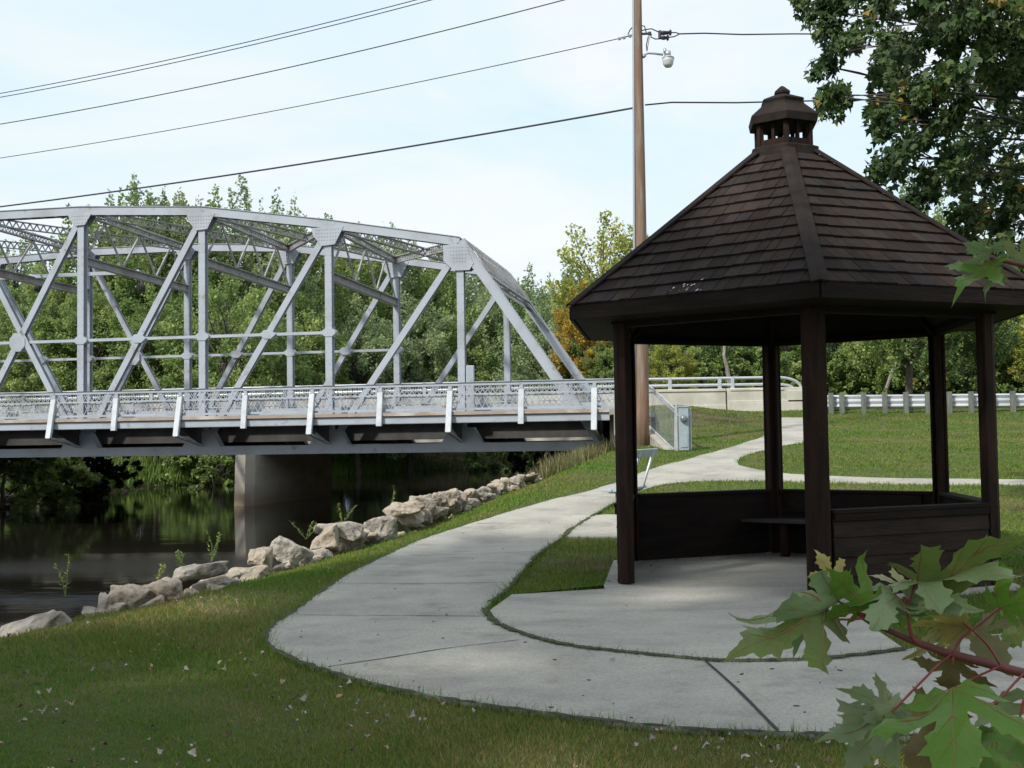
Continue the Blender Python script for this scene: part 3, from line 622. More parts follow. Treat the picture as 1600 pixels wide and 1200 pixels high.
n_ = len(rings[0]); mb.add(rings[0]+rings[1], [(i, (i+1) % n_, n_+(i+1) % n_, n_+i) for i in range(n_)]+[tuple(range(n_)), tuple(range(n_, 2*n_))]); mb.build('pier', PM, road_br)
mb = MB(); mb.add([(-120, YP+.4+(XB+120)*TB, 2.56), (XB, YP+.4, 2.56), (160, YP+.4, 2.56), (160, YP+11.6, 2.56), (XB, YP+11.6, 2.56), (-120, YP+11.6+(XB+120)*TB, 2.56)], [(0,1,4,5), (1,2,3,4)]); tag(mb.build('road', 'road'), kind='structure')

# ------------------------------------------------------------------ guardrail
gr = empty('guardrail', (13.4, 46, tz1(13.4, 46)), 'ribbed steel guardrail on weathered timber posts at the top of the lawn', 'guardrail')
gpx = [(1298,45.5),(1315,45.3),(1349,45),(1382,44.7),(1415,44.4),(1449,44.1),(1483,43.8),(1517,43.5),(1549,43.2),(1582,43),(1616,42.8),(1650,42.6),(1690,42.4),(1730,42.2)]
tops = lambda x: 615.5-.010*(x-1298); bots = lambda x: 644-.058*(x-1298) if x < 1449 else 635.5-.085*(x-1449)
prof = []
prev = None; mb = MB()
zz0 = []
pts_g = []
for px, yy in gpx:
    t_ = at(px, tops(px), yy); pts_g.append(t_)
ends = [at(1286, 615.5, 45.6)]+pts_g
shape = [(0,0),(.03,-.02),(.08,-.06),(.03,-.12),(0,-.17),(.03,-.22),(.08,-.26),(.03,-.32),(0,-.37),(.03,-.42),(.08,-.46),(.03,-.52),(0,-.55)]
vs = []; 
for p in ends:
    for y, z in shape: vs.append((p.x, p.y+.28-y*1.4, p.z-.04+z))
ns = len(shape); fs = [(i*ns+j, i*ns+j+1, (i+1)*ns+j+1, (i+1)*ns+j) for i in range(len(ends)-1) for j in range(ns-1)]
mb.add(vs, fs); g_ = mb.build('guard_beam', mat('zinc_beam', (.60,.62,.65), .4, (.50,.52,.55), 2, metal=.35), gr)
sm_ = g_.modifiers.new('solid', 'SOLIDIFY'); sm_.thickness = .012
for p in pts_g:
    zg = tz1(p.x, p.y); mb = MB(); mb.abox(p.x-.08, p.x+.08, p.y-.10, p.y+.08, zg-.1, p.z+.04); mb.build('guard_post', 'post', gr, bevel=.01)

# ------------------------------------------------------------------ chain link fence and stair wall
pa, pb = gp(1000, 655), gp(1055, 706)
A0 = at(997, 650, 35.6); A1 = at(1055, 705, 31.5); T0 = at(1000, 590, 35.6); T1 = at(1056, 640, 31.5)
fe = empty('chain_link_fence', tuple(A1), 'sloping chain link fence behind the utility pole', 'fence')
mb = MB(); mb.tube([T0, T1], .033); mb.tube([A0, A1], .033); mb.tube([T0+(T1-T0)*.0-ez*.10, T1-ez*.10], .02); mb.build('fence_rail', 'galv', fe)
for p, q in ((T1, A1), (T0, A0)):
    mb = MB(); mb.tube([q-ez*.3, p+ez*.06], .04); mb.tube([p+ez*.06, p+ez*.10], [.045,.01]); mb.build('fence_post', 'galv', fe)
mb = MB(); dF = A1-A0; nF = Vector((dF.y, -dF.x, 0)).normalized(); H_ = (T1-A1).z
for i in range(-9, 40):
    for sg in (1, -1):
        # diagonal wires clipped to the slanted panel
        u0 = i*.135; pts = []
        for v_ in (0, 1):
            u = u0+sg*v_*H_ if sg > 0 else u0+v_*-H_
            pts.append((u, v_))
        Lh = Vector((dF.x, dF.y, 0)).length; (ua, va), (ub, vb) = pts
        ta, tb = 0., 1.
        lo_, hi_ = 0-ua, Lh-ua; du = ub-ua
        t0_, t1_ = sorted((lo_/du, hi_/du)); ta, tb = max(0, t0_), min(1, t1_)
        if ta >= tb: continue
        f = lambda t_: A0+dF*((ua+du*t_)/Lh)+(ez*((T0-A0).z*(1-(ua+du*t_)/Lh)+H_*((ua+du*t_)/Lh)))*t_
        mb.bar(f(ta), f(tb), .0045, .0045, nF)
mb.build('wire_mesh', 'galv', fe)
wl = empty('stair_wall', tuple(A1), 'sloping concrete wall under the chain link fence', 'wall')
W0 = at(985, 640, 36.2); mb = MB(); nn = Vector((-nF.x, -nF.y, 0))
base0 = Vector((A0.x, A0.y, .6)); b1_ = Vector((A1.x, A1.y, tz1(A1.x, A1.y)-.2)); W = A0-dF*.25
mb.prism([Vector((W.x, W.y, .4)), b1_, A1-ez*.02, A0-ez*.03, Vector((W.x, W.y, W.z-.03))], Vector((-nF.x*.22, -nF.y*.22, 0))*(-1)); mb.build('wall_body', 'conc', wl)

# ------------------------------------------------------------------ electric meter
mp_ = gp(1069, 705); zz = mp_.z; mc = mp_; sy = mc.y
em = empty('electric_meter', tuple(mp_), 'grey electric meter cabinet with round dial on two steel posts', 'meter')
X0 = at(1060.5, 660, sy).x; X1 = at(1075, 660, sy).x; T_ = at(1068, 635, sy).z
mb = MB(); mb.abox(X0, X1, sy-.12, sy+.05, zz+.02, T_); mb.abox(X0-.02, X1+.02, sy-.14, sy+.06, T_-.03, T_+.01); mb.abox(X0+.03, X1-.03, sy-.135, sy-.12, zz+.1, zz+.50); mb.build('cabinet', 'meter', em, bevel=.008)
c = at(1067.5, 654.5, sy); mb = MB(); mb.tube([c+Vector((0,-.12,0)), c+Vector((0,-.16,0)), c+Vector((0,-.21,0)), c+Vector((0,-.22,0))], [.10,.10,.085,.03], 16); mb.build('dial', 'glass', em, smooth=True)
for x in (1057.5, 1078.5):
    p = at(x, 660, sy+.08); mb = MB(); mb.tube([(p.x, p.y, zz-.2), (p.x, p.y, at(x, 630 if x < 1060 else 637, sy).z)], .035); mb.build('support_post', 'galv', em)
mb = MB(); mb.abox(X0-.1, X1+.12, sy+.05, sy+.08, T_-.25, T_-.18); mb.build('cross_bar', 'galv', em)

# ------------------------------------------------------------------ utility pole, lamp, wires
YU = 33.4
pb_ = at(1003.5, 700, YU); gz = tz1(pb_.x, YU)
def pole(x, y, zb, zt, lab, lean=(0,0)):
    o = empty('utility_pole', (x, y, zb), lab, 'utility pole'); mb = MB(); pts = []; rr = []
    for i in range(13):
        t_ = i/12; pts.append((x+lean[0]*t_+.02*math.sin(t_*5), y, zb-.3+(zt-zb+.3)*t_)); rr.append(.205-.085*t_)
    mb.tube(pts, rr, 14); mb.build('pole_shaft', 'pole', o, smooth=True); return o
PT = at(985, -95, YU)
PX0 = pb_.x
up_ = pole(PX0, YU, gz, PT.z, 'tall brown wooden utility pole rising behind the gazebo roof', (at(997.5, 0, YU).x-PX0, 0))
def polex(z): t_ = (z-gz)/(PT.z-gz); return PX0+(at(997.5, 0, YU).x-PX0)*t_
mb = MB()
zc_ = [gz+.2+i*(at(995, 0, YU).z-gz)/14 for i in range(17)]
mb.tube([(polex(z)-(.205-.085*(z-gz)/(PT.z-gz))-.01, YU-.08, z) for z in zc_[:15]], .035, 6); mb.build('conduit_pipe', 'conduit', up_)
ht = at(990, 57, YU).z; hk = at(1000, 52, YU).z
def att(px, py): return at(px, py, YU)
# hardware at the upper tap
mb = MB(); mb.tube([att(1001, 53), att(1017, 52.5)], .035, 6); mb.tube([att(1015, 50), att(1015, 55)], .05, 6); mb.build('insulator_bracket', 'dark_steel', up_)
for (x0, y0), (x1, y1) in (((1030, 51.5), (1049, 51)), ((1031, 59), (1045, 59))):
    mb = MB(); mb.tube([att(x0, y0), att(x0+6, y0), att(x1-4, y1), att(x1-2, y1), att(x1, y1)], [.045,.07,.05,.10,.07], 8); mb.build('insulator', 'black', up_)
mb = MB(); mb.tube([att(1031, 48), att(1031, 60)], .05, 6)
for c_ in ([(1002,48),(1010,46),(1018,45),(1031,51)], [(1018,53),(1017,58),(1024,61),(1042,60)], [(1045,51),(1056,51),(1062,53)], [(1043,59),(1054,57),(1062,53)], [(990,54),(976,58),(968,60)], [(989,42),(985,46),(981,54)], [(1002,40),(1007,41),(1010,52)], [(1015,57),(1013,68),(1011,80)], [(1013,57),(1010,70),(1011,80)]):
    mb.tube([att(*p) for p in c_], .018 if c_[0][0] != 1015 else .01, 5)
mb.build('jumper_wire', 'black', up_)
mb = MB()
for x, y in ((984.5, 56), (975, 58.5), (968, 60)): mb.tube([att(x+2, y-.4), att(x-2, y+.6)], .05, 6)
mb.build('dead_end_clamp', 'galv', up_)
sl_ = empty('street_lamp', tuple(att(1003, 86)), 'grey security lamp with glass bowl on a short arm of the pole', 'street lamp')
mb = MB(); mb.tube([att(1003, 87), att(1007, 86), att(1012, 83), att(1022, 83.5), att(1036, 85.5)], .035, 8); mb.tube([att(1004, 89), att(1008, 86)], .055, 8); mb.build('lamp_arm', 'galv', sl_, smooth=True)
mb = MB(); h = att(1040, 80); mb.tube([att(1038.5, 76), att(1039.5, 83)], .05, 8); mb.tube([att(1043, 87), att(1044, 80)], [.10, .085], 10); mb.tube([att(1044, 91.5), att(1044, 89.5), att(1044, 87)], [.185, .17, .08], 14); mb.build('lamp_head', 'galv', sl_, smooth=True)
mb = MB(); mb.tube([att(1044, 91.5), att(1044, 95), att(1044, 101), att(1044, 104.5)], [.175,.165,.145,.10], 14); mb.build('glass_bowl', 'lamp', sl_, smooth=True)
FAR = Vector((-42.5, 53.5, 0))
pole(FAR.x, FAR.y, tz1(FAR.x, FAR.y), 16.5, 'far wooden utility pole across the river, beyond the left edge')
def wire(P0, pxl, pyl, rad, lab, far=None):
    # passes through the photo point at the plane of the line to the far pole
    d = Vector((FAR.x-P0.x, FAR.y-P0.y, 0)); r_ = ray(pxl, pyl)
    # solve intersection of vertical plane with sight line
    nrm = Vector((d.y, -d.x, 0)); t_ = (nrm.dot(Vector((P0.x, P0.y, 0))))/(nrm.dot(Vector((r_.x, r_.y, 0))))
    m_ = Vector((0,0,EYE))+r_*t_; u = (Vector((m_.x-P0.x, m_.y-P0.y, 0))).length/d.length
    sag = (P0.z*1.0-m_.z)/(4*u*(1-u)); pts = []
    for i in range(41):
        v = i/40; pts.append((P0.x+d.x*v, P0.y+d.y*v, P0.z-sag*4*v*(1-v)))
    mb = MB(); mb.tube(pts, rad, 5); tag(mb.build('overhead_wire', 'black', loc=P0), lab, 'wire', 'overhead wires over the bridge')
wire(att(993, 168), 0, 323, .030, 'thick black cable, lowest of the overhead wires above the bridge')
wire(att(968, 60), 0, 247, .014, 'thin wire clamped to the pole beside the lamp, second lowest over the bridge')
wire(at(985, -28, YU), 0, 194, .018, 'single overhead wire crossing just below the topmost pair')
wire(at(986, -88, YU), 0, 152, .016, 'lower wire of the topmost close pair over the bridge')
wire(at(986, -94, YU), 0, 146, .016, 'upper wire of the topmost close pair over the bridge')
for pts, rad, lab in (([(1062,53),(1100,52),(1160,54),(1240,53),(1345,53.5),(1480,50),(1680,42)], .022, 'twisted black service cable running right from the lamp pole to the trees'),
                      ([(1008,164),(1050,160),(1150,160.5),(1250,158),(1350,156),(1440,155),(1700,150)], .024, 'lower black cable running right from the pole behind the cupola')):
    W_ = []
    for i in range(len(pts)-1):
        for k in range(5):
            t_ = k/5; W_.append(at(pts[i][0]+(pts[i+1][0]-pts[i][0])*t_, pts[i][1]+(pts[i+1][1]-pts[i][1])*t_, YU+(pts[i][0]+(pts[i+1][0]-pts[i][0])*t_-1008)*.004))
    mb = MB(); mb.tube(W_, rad, 5); tag(mb.build('overhead_wire', 'black', loc=W_[0]), lab, 'wire', 'service cables right of the pole')

# ------------------------------------------------------------------ bench
bz = tz1(*gp(935, 822)[:2])+.02
S0 = at(938, 768, 17.6); S1 = at(1008, 757, 19.6)
sz = bz+.45
def onz(px, py, z): d = ray(px, py); t_ = (z-EYE)/d.z; return Vector((0,0,EYE))+d*t_
f0 = onz(938, 767, sz); f1 = f0+Vector((.62, 1.75, 0)); bdir = (f1-f0).normalized(); bn = Vector((bdir.y, -bdir.x, 0))
be = empty('park_bench', tuple(f0-ez*.43), 'aluminium park bench facing the river, half hidden by the left gazebo post', 'bench')
mb = MB()
for i in range(2): c = f0.lerp(f1, .5)+bn*(.11+i*.21); mb.box(c, (f1-f0)/2, bn*.098, ez*.025)
mb.build('seat', mat('bench_metal', (.42,.48,.52), .4, metal=.35), be, bevel=.008)
mb = MB(); bt = .47+.46; c = f0.lerp(f1, .5)+bn*(.625)+ez*.655; mb.box(c, (f1-f0)/2, (bn*.30+ez*1).normalized()*.075, (bn-ez*.30).normalized()*.02); mb.build('backrest', 'conduit', be, bevel=.008)
for u in (.22, .80):
    p = f0.lerp(f1, u); mb = MB(); mb.tube([p+bn*.05-ez*.04, p+bn*.36-ez*.05, p+bn*.42-ez*.02, p+bn*.46+ez*.10, p+bn*.65+ez*.70], .026, 8); mb.build('frame_tube', 'galv', be, smooth=True)
    mb = MB(); mb.tube([p+bn*.2-ez*.03, p+bn*.2-ez*.5], .032, 8); mb.build('leg', 'galv', be, smooth=True)

# ------------------------------------------------------------------ gazebo
gz_ = empty('gazebo', (GX, GY, .045), 'dark brown wooden hexagonal gazebo with shingled roof and glazed cupola', 'gazebo')
F0 = .046
for i in range(6):
    p = hx(i, RP); rd = (hx(i, 1.)-Vector((GX, GY, 0))).normalized(); td = Vector((-rd.y, rd.x, 0)); c = p+ez*((F0+ZB+.12)/2); hz = ez*((ZB+.12-F0)/2)
    mb = MB(); mb.box(c, rd*.055, td*.045, hz)
    for sg in (1, -1):
        # two boards meeting at the corner, one along each wall
        wd_ = (hx((i+sg) % 6, RP)-p).normalized(); nn = Vector((wd_.y, -wd_.x, 0)); nn = nn if nn.dot(rd) > 0 else -nn
        mb.box(c+wd_*.052+nn*.048, wd_*.048, nn*.017, hz); mb.box(c+wd_*.078-nn*.018, wd_*.016, nn*.046, hz*.999)
    mb.build('post', 'wood', gz_, bevel=.006)
for i in range(6):
    a, b_ = hx(i, RP-.0), hx((i+1) % 6, RP-.0); d = (b_-a).normalized(); nn = Vector((d.y, -d.x, 0)); nn = nn if nn.dot((a+b_)/2-Vector((GX, GY, 0))) > 0 else -nn
    ln = (b_-a).length; mid = (a+b_)/2
    mb = MB(); mb.box(mid+ez*(ZB+.10), d*(ln/2+.02), nn*.04, ez*.10); mb.box(mid+nn*.062+ez*(ZB+.13), d*(ln/2+.05), nn*.02, ez*.09); mb.build('header_beam', 'board', gz_)
    if i == 5: continue
    wl_ = empty('low_wall', (0,0,0)); wl_.parent = gz_; wl_.location = mid-parent_world(gz_)+ez*F0
    mb = MB(); z = F0+.02; hb = (ZW-.06-z)/4
    for j in range(4):
        c = mid+ez*(z+hb*(j+.5))+nn*.055; up = (ez*1+nn*(-.09)).normalized(); mb.box(c, d*(ln/2-.13), nn*.012, up*(hb/2+.014))
    mb.build('siding', 'siding', wl_)
    mb = MB(); mb.box(mid+ez*((F0+ZW)/2)+nn*.0, d*(ln/2-.12), nn*.018, ez*((ZW-F0)/2-.001)); mb.build('wall_panel', 'board', wl_)
    mb = MB(); mb.box(mid+ez*(ZW-.02)+nn*.01, d*(ln/2-.115), nn*.085, ez*.019); mb.box(mid+ez*(ZW-.075)+nn*.078, d*(ln/2-.13), nn*.012, ez*.035); mb.build('cap_rail', 'board', wl_, bevel=.004)
# bench along the rear wall (2-3)
a, b_ = hx(2, RP), hx(3, RP); d = (b_-a).normalized(); nn = Vector((-d.y, d.x, 0)); nn = nn if nn.dot(Vector((GX, GY, 0))-a) > 0 else -nn
ib = empty('built_in_bench', (0,0,0)); ib.parent = gz_; ib.location = (a+b_)/2-parent_world(gz_)
c5 = b_+(hx(4, RP)-b_)*.36
seat = [a+d*.15+nn*.06, b_-d*.12+nn*.06, b_-d*.12+nn*.06+(hx(4, RP)-b_).normalized()*.62, a+d*.35+nn*.52]
seat[3] = a+d*.30+nn*.54
mb = MB(); mb.prism([v+ez*(.47) for v in seat], ez*.04); mb.build('seat', mat('worn_bench_wood', (.055,.045,.045), .35, (.03,.025,.025), 4, spec=.6), ib)
mb = MB(); mb.box((a+b_)/2+nn*.06+ez*.70, d*.85, nn*.015, ez*.12); mb.build('backrest', 'board', ib)
for t_ in (.25, .55, .85):
    mb = MB(); p = a.lerp(b_, t_)+nn*.42; mb.box(p+ez*.26, d*.045, nn*.045, ez*.22); mb.build('leg', 'wood', ib)
# roof
zr = lambda r_: ZE+(RE-r_)*(ZC-ZE)/(RE-RC)
mb = MB(); fas = MB(); sof = MB()
for i in range(6):
    a, b_ = hx(i, RE), hx((i+1) % 6, RE); ca, cb = hx(i, RC), hx((i+1) % 6, RC)
    d = (b_-a).normalized(); nn = Vector((d.y, -d.x, 0)); nn = nn if nn.dot((a+b_)/2-Vector((GX, GY, 0))) > 0 else -nn
    fl = MB(); rows = 13
    A_, B_, CA, CB = a+ez*ZE, b_+ez*ZE, ca+ez*ZC, cb+ez*ZC
    fn = (B_-A_).cross(CA-A_).normalized(); fn = fn if fn.z > 0 else -fn; sl__ = (CA+CB-A_-B_).normalized()
    fl.add([A_-fn*.02, B_-fn*.02, CB-fn*.02, CA-fn*.02], [(0,1,2,3)], .0)
    for r_ in range(rows):
        t0_, t1_ = r_/rows, min(1, (r_+1.12)/rows); L0, R0 = A_.lerp(CA, t0_), B_.lerp(CB, t0_); L1, R1 = A_.lerp(CA, t1_), B_.lerp(CB, t1_)
        wdt = (R0-L0).length; u = 0.; dl = (R0-L0).normalized()
        x1l = (L1-L0).dot(dl); x1r = (R1-L0).dot(dl); upv = (L1-L0)-dl*x1l; off0 = random.uniform(0, .12)
        u = -off0
        while u < wdt:
            ws = random.uniform(.10, .23); e0, e1 = max(0, u+.004), min(wdt, u+ws-.004)
            u += ws
            if e1-e0 < .02: continue
            f0_, f1_ = max(e0, x1l), min(e1, x1r); jb = random.uniform(-.008, .006)
            q0 = L0+dl*e0+upv.normalized()*jb; q1 = L0+dl*e1+upv.normalized()*jb
            th = random.uniform(.016, .024)
            tn = random.random()
            if f1_ <= f0_:
                f0_ = f1_ = min(max((e0+e1)/2, x1l), x1r)
                if e1 < x1l: f0_ = f1_ = e1; fr = e1/x1l
                elif e0 > x1r: f0_ = f1_ = e0; fr = (wdt-e0)/(wdt-x1r)
                else: fr = 1
            else: fr = 1
            hgt = upv
            if e1 < x1l: p2 = L0+dl*e1+hgt*(e1/x1l); p3 = p2-dl*.001
            elif e0 > x1r: p3 = L0+dl*e0+hgt*((wdt-e0)/(wdt-x1r)); p2 = p3+dl*.001
            else: p2 = L0+dl*f1_+hgt; p3 = L0+dl*f0_+hgt
            lo4 = [q0+fn*.002, q1+fn*.002, p2+fn*.001, p3+fn*.001]; hi4 = [q0+fn*(th+.012), q1+fn*(th+.012), p2+fn*.004, p3+fn*.004]
            fl.add(lo4+hi4, [(4,5,6,7),(0,1,5,4),(1,2,6,5),(3,0,4,7)], tn)
    fl.build('shingle_slope', 'shake', gz_)
    fas.box((a+b_)/2+ez*(ZE-.068), d*((b_-a).length/2-.004), nn*.018, ez*.068)
    sof.add([a*.985+Vector((GX, GY, 0))*.015+ez*(ZE-.132), b_*.985+Vector((GX, GY, 0))*.015+ez*(ZE-.132), hx((i+1) % 6, RP-.1)+ez*(ZE-.16), hx(i, RP-.1)+ez*(ZE-.16)], [(0,1,2,3)])
    # hip ridge cap
    p, q = A_+(A_-CA).normalized()*.04+ez*.045, CA+ez*.05; ax_ = q-p; rd = (hx(i, 1.)-Vector((GX, GY, 0))).normalized(); td = Vector((-rd.y, rd.x, 0))
    upn = ax_.cross(td).normalized(); upn = upn if upn.z > 0 else -upn
    m2 = MB()
    for sg in (1, -1): m2.box((p+q)/2+td*sg*.038-upn*.008, ax_/2, (td*sg-upn*.25).normalized()*.043, upn*.009)
    m2.build('hip_cap', 'ridge', gz_)
fas.build('fascia', 'board', gz_); sof.build('soffit', 'board', gz_)
# ceiling inside, following the roof
mb = MB()
for i in range(6): mb.add([hx(i, RP-.1, ZE-.10), hx((i+1) % 6, RP-.1, ZE-.10), hx((i+1) % 6, RC, ZC-.15), hx(i, RC, ZC-.15)], [(0,1,2,3)])
mb.add([hx(i, RC, ZC-.15) for i in range(6)], [(0,1,2,3,4,5)])
mb.build('ceiling', 'board', gz_)
m2 = MB()
for i in range(6): m2.bar(hx(i, RP, ZE-.2), hx(i, RC, ZC-.22), .05, .12, Vector((0,0,1)))
m2.build('rafter', 'board', gz_)
mb = MB(); c0 = gp(1075, 455) if False else None
# splash of bird mess near the left eave
A_, B_, CA, CB = hx(5, RE, ZE), hx(0, RE, ZE), hx(5, RC, ZC), hx(0, RC, ZC); fn = (B_-A_).cross(CA-A_).normalized(); fn = fn if fn.z > 0 else -fn
for i in range(15):
    u = .49+random.gauss(0, .035); v = abs(random.gauss(.03, .025)); p = A_.lerp(B_, u).lerp(CA.lerp(CB, u), v)+fn*.036; r_ = random.uniform(.004, .013)
    mb.add([p+(B_-A_).normalized()*r_*math.cos(t_)+(CA-A_).normalized()*r_*2*math.sin(t_)*random.uniform(.4,1) for t_ in np.linspace(0, 5.2, 6)], [(0,1,2,3,4,5)])
mb.build('bird_droppings', 'white', gz_)
# cupola
cu = empty('cupola', (0,0,0)); cu.parent = gz_; cu.location = Vector((GX, GY, ZC))-parent_world(gz_)
Zp = lambda py: at(1222, py, GY).z; Rp = lambda px: abs(px)/F_PX*GY/.93
def hexring(mb, levels):
    vs = []; n = len(levels)
    for r_, z in levels: vs += [hx(i, r_, z) for i in range(6)]
    mb.add(vs, [(j*6+i, j*6+(i+1) % 6, (j+1)*6+(i+1) % 6, (j+1)*6+i) for j in range(n-1) for i in range(6)]+[tuple(range(6)), tuple((n-1)*6+i for i in range(6))])
mb = MB(); hexring(mb, [(Rp(54), Zp(253)), (Rp(54), Zp(238)), (Rp(45), Zp(234)), (Rp(45), Zp(233))]); mb.build('base_skirt', 'ridge', cu)
zs0, zs1 = Zp(234), Zp(185); ra = Rp(43)
for i in range(6):
    mb = MB(); p = hx(i, ra*.94); rd = (hx(i, 1.)-Vector((GX, GY, 0))).normalized(); td = Vector((-rd.y, rd.x, 0)); mb.box(p+ez*(zs0+zs1)/2, rd*.028, td*.03, ez*(zs1-zs0)/2); mb.build('corner_post', 'wood', cu)
    a, b_ = hx(i, ra*.9), hx((i+1) % 6, ra*.9); d = (b_-a).normalized(); nn = Vector((d.y, -d.x, 0)); m_ = (a+b_)/2
    mb = MB(); mb.box(m_+ez*(zs0+zs1)/2, d*.018, nn*.018, ez*(zs1-zs0)/2); mb.box(m_+ez*(zs0+.035), d*(b_-a).length/2, nn*.03, ez*.035); mb.box(m_+ez*(zs1-.05), d*(b_-a).length/2, nn*.03, ez*.05); mb.build('window_frame', 'wood', cu)
mb = MB(); hexring(mb, [(Rp(50), Zp(199)), (Rp(53), Zp(199)), (Rp(55), Zp(188)), (Rp(54), Zp(186)), (Rp(34), Zp(168)), (Rp(33), Zp(165))]); mb.build('lower_roof', 'ridge', cu)
mb = MB(); hexring(mb, [(Rp(32), Zp(166)), (Rp(34), Zp(160)), (Rp(32), Zp(158)), (Rp(11), Zp(149)), (Rp(8), Zp(148.5))]); mb.build('upper_roof', 'ridge', cu)
mb = MB(); hexring(mb, [(Rp(8.5), Zp(153)), (Rp(8), Zp(150)), (Rp(12.5), Zp(147.5)), (Rp(12.5), Zp(144)), (Rp(3), Zp(135.5)), (Rp(1), Zp(134.5))]); mb.build('finial', 'ridge', cu)
#PART3
# ------------------------------------------------------------------ trees
def limb(mb, p, q, r0, r1, bend=.08, n=6, sides=7):
    p, q = Vector(p), Vector(q); L_ = (q-p).length; o_ = Vector((random.uniform(-1,1), random.uniform(-1,1), random.uniform(-.3,.8)))*L_*bend
    pts = [p.lerp(q, i/n)+o_*math.sin(math.pi*i/n) for i in range(n+1)]; mb.tube(pts, [r0+(r1-r0)*i/n for i in range(n+1)], sides); return pts
def crown_cloud(cs, axes, rad, cnt, size, up=.5, droop=0., seed=0):
    g = np.random.default_rng(seed); C = []; D = []; Nn = []; S = []; T = []
    for c, ax_, (rl_, rw), k in zip(cs, axes, rad, cnt):
        ax_ = np.array(ax_)/np.linalg.norm(ax_); u = unit(g.normal(size=(k, 3))); rr = g.random(k)**.5
        off = u*rr[:, None]*rw; off += ax_*(off@ax_)[:, None]*(rl_/rw-1)
        # taper toward the tip
        tt = (off@ax_)/rl_; off = off*(1-.45*np.clip(tt, 0, 1))[:, None]+ax_*(.45*np.clip(tt, 0, 1)*(off@ax_))[:, None]
        C.append(c+off); out_ = unit(off+ax_*.4+1e-6); dr = g.normal(size=(k, 3))*.7+out_*.6+np.array((0, 0, up-droop))
        D.append(dr); Nn.append(g.normal(size=(k, 3))*.6+out_*.7+np.array((0, 0, 1.))); S.append(size*g.uniform(.65, 1.35, k)); tone = g.normal(0, .2)
        T.append(np.clip(.45+tone+g.normal(0, .16, k), 0, 1))
    return np.concatenate(C), np.concatenate(D), np.concatenate(Nn), np.concatenate(S), np.concatenate(T)
def tree_proto(seed, H, Rc, z0, nc, lpc, lsize, kind='round', barkm='bark', sides=7):
    g = np.random.default_rng(seed); random.seed(seed); mb = MB()
    tr = [(0,0,-.6),(.05*H*g.normal()*.3,.05*H*g.normal()*.3,H*.3),(.1*g.normal(),.1*g.normal(),H*.62),(0,0,H*.9)]
    pts = [Vector(p) for p in tr]; mb.tube([pts[0], pts[0]+ez*1.0, pts[1], pts[2], pts[3]], [H*.022, H*.017, H*.013, H*.008, .03], 9)
    cs = []; ax_ = []; rad = []; cnt = []
    for i in range(nc):
        while True:
            u = unit(g.normal(size=(1, 3)))[0]; 
            if u[2] > -.75: break
        rr = g.uniform(.45, 1.0)**.6; zc = z0+(H-z0)*.46
        env = np.array((Rc, Rc, (H-z0)*.5)); p = u*env*rr*g.uniform(.82, 1.12)
        c = np.array((p[0], p[1], zc+p[2])); o_ = unit((u*np.array((1, 1, .6)))[None])[0]
        if kind == 'spiky': a_ = o_*.55+np.array((0, 0, 1.0+max(0, u[2])*.8)); rl_, rw = g.uniform(1.1, 2.0)*H/18, g.uniform(.26, .5)*H/18
        else: a_ = o_+np.array((0, 0, .25)); rl_, rw = g.uniform(.9, 1.4)*H/18, g.uniform(.6, .95)*H/18
        cs.append(c); ax_.append(a_); rad.append((rl_, rw)); cnt.append(int(lpc*g.uniform(.7, 1.3)))
        if i % 4 == 0:
            t_ = min(.86, max(.22, (c[2]-H*.12)/H*.85)); st = pts[1].lerp(pts[2], min(1, max(0, (t_-.3)/.32))) if t_ > .3 else pts[0].lerp(pts[1], t_/.3)
            limb(mb, st, c, H*.005, .02, .07, 5, 5)
    C, D, Nn, S, T = crown_cloud(cs, ax_, rad, cnt, lsize, seed=seed+1)
    wood_me = mb
    Fm = leaves('crown', C, D, Nn, S, M['leaf_a'], T)
    o = mb.build('trunk', barkm, smooth=True); tm = o.data; bpy.data.objects.remove(o)
    return tm, Fm
def recolour(me, m): c = me.copy(); c.materials[0] = M[m]; return c
PR = {}
PR['s1'] = tree_proto(11, 18, 5.0, 1.5, 290, 105, .22, 'spiky')
PR['s2'] = tree_proto(12, 18, 4.2, 2.0, 250, 105, .22, 'spiky')
PR['r1'] = tree_proto(13, 15, 5.2, .8, 210, 140, .22)
PR['r2'] = tree_proto(14, 15, 4.6, 1.0, 190, 140, .22, )
PR['o1'] = tree_proto(15, 14, 4.2, 3.5, 75, 90, .22)          # open airy crown
PR['b1'] = tree_proto(16, 4, 2.3, -.4, 60, 110, .17)           # bush
PR['b2'] = tree_proto(17, 4, 2.6, -.3, 55, 110, .20)
cache = {}
def tree(kind, colr, x, y, H, lab, group=None, name='leafy_tree', cat='tree', wide=1., zoff=0.):
    base = {'s':18,'r':15,'o':14,'b':4}[kind[0]]; s_ = H/base; key = (kind, colr)
    if key not in cache: cache[key] = recolour(PR[kind][1], colr)
    o = empty(name, (x, y, tz1(x, y)+zoff), lab, cat, group); o.scale = (s_*wide, s_*wide, s_); o.rotation_euler.z = random.uniform(0, 6.28)
    obj('trunk' if kind[0] != 'b' else 'stems', PR[kind][0], o); obj('crown' if kind[0] != 'b' else 'foliage', cache[key], o)
    return o
def ptree(kind, colr, px, top, Y, lab, group=None, name='leafy_tree', cat='tree', wide=1., zoff=0.):
    x = at(px, 640, Y).x; H = at(px, top, Y).z-tz1(x, Y)
    return tree(kind, colr, x, Y, H*1.02, lab, group, name, cat, wide, zoff)
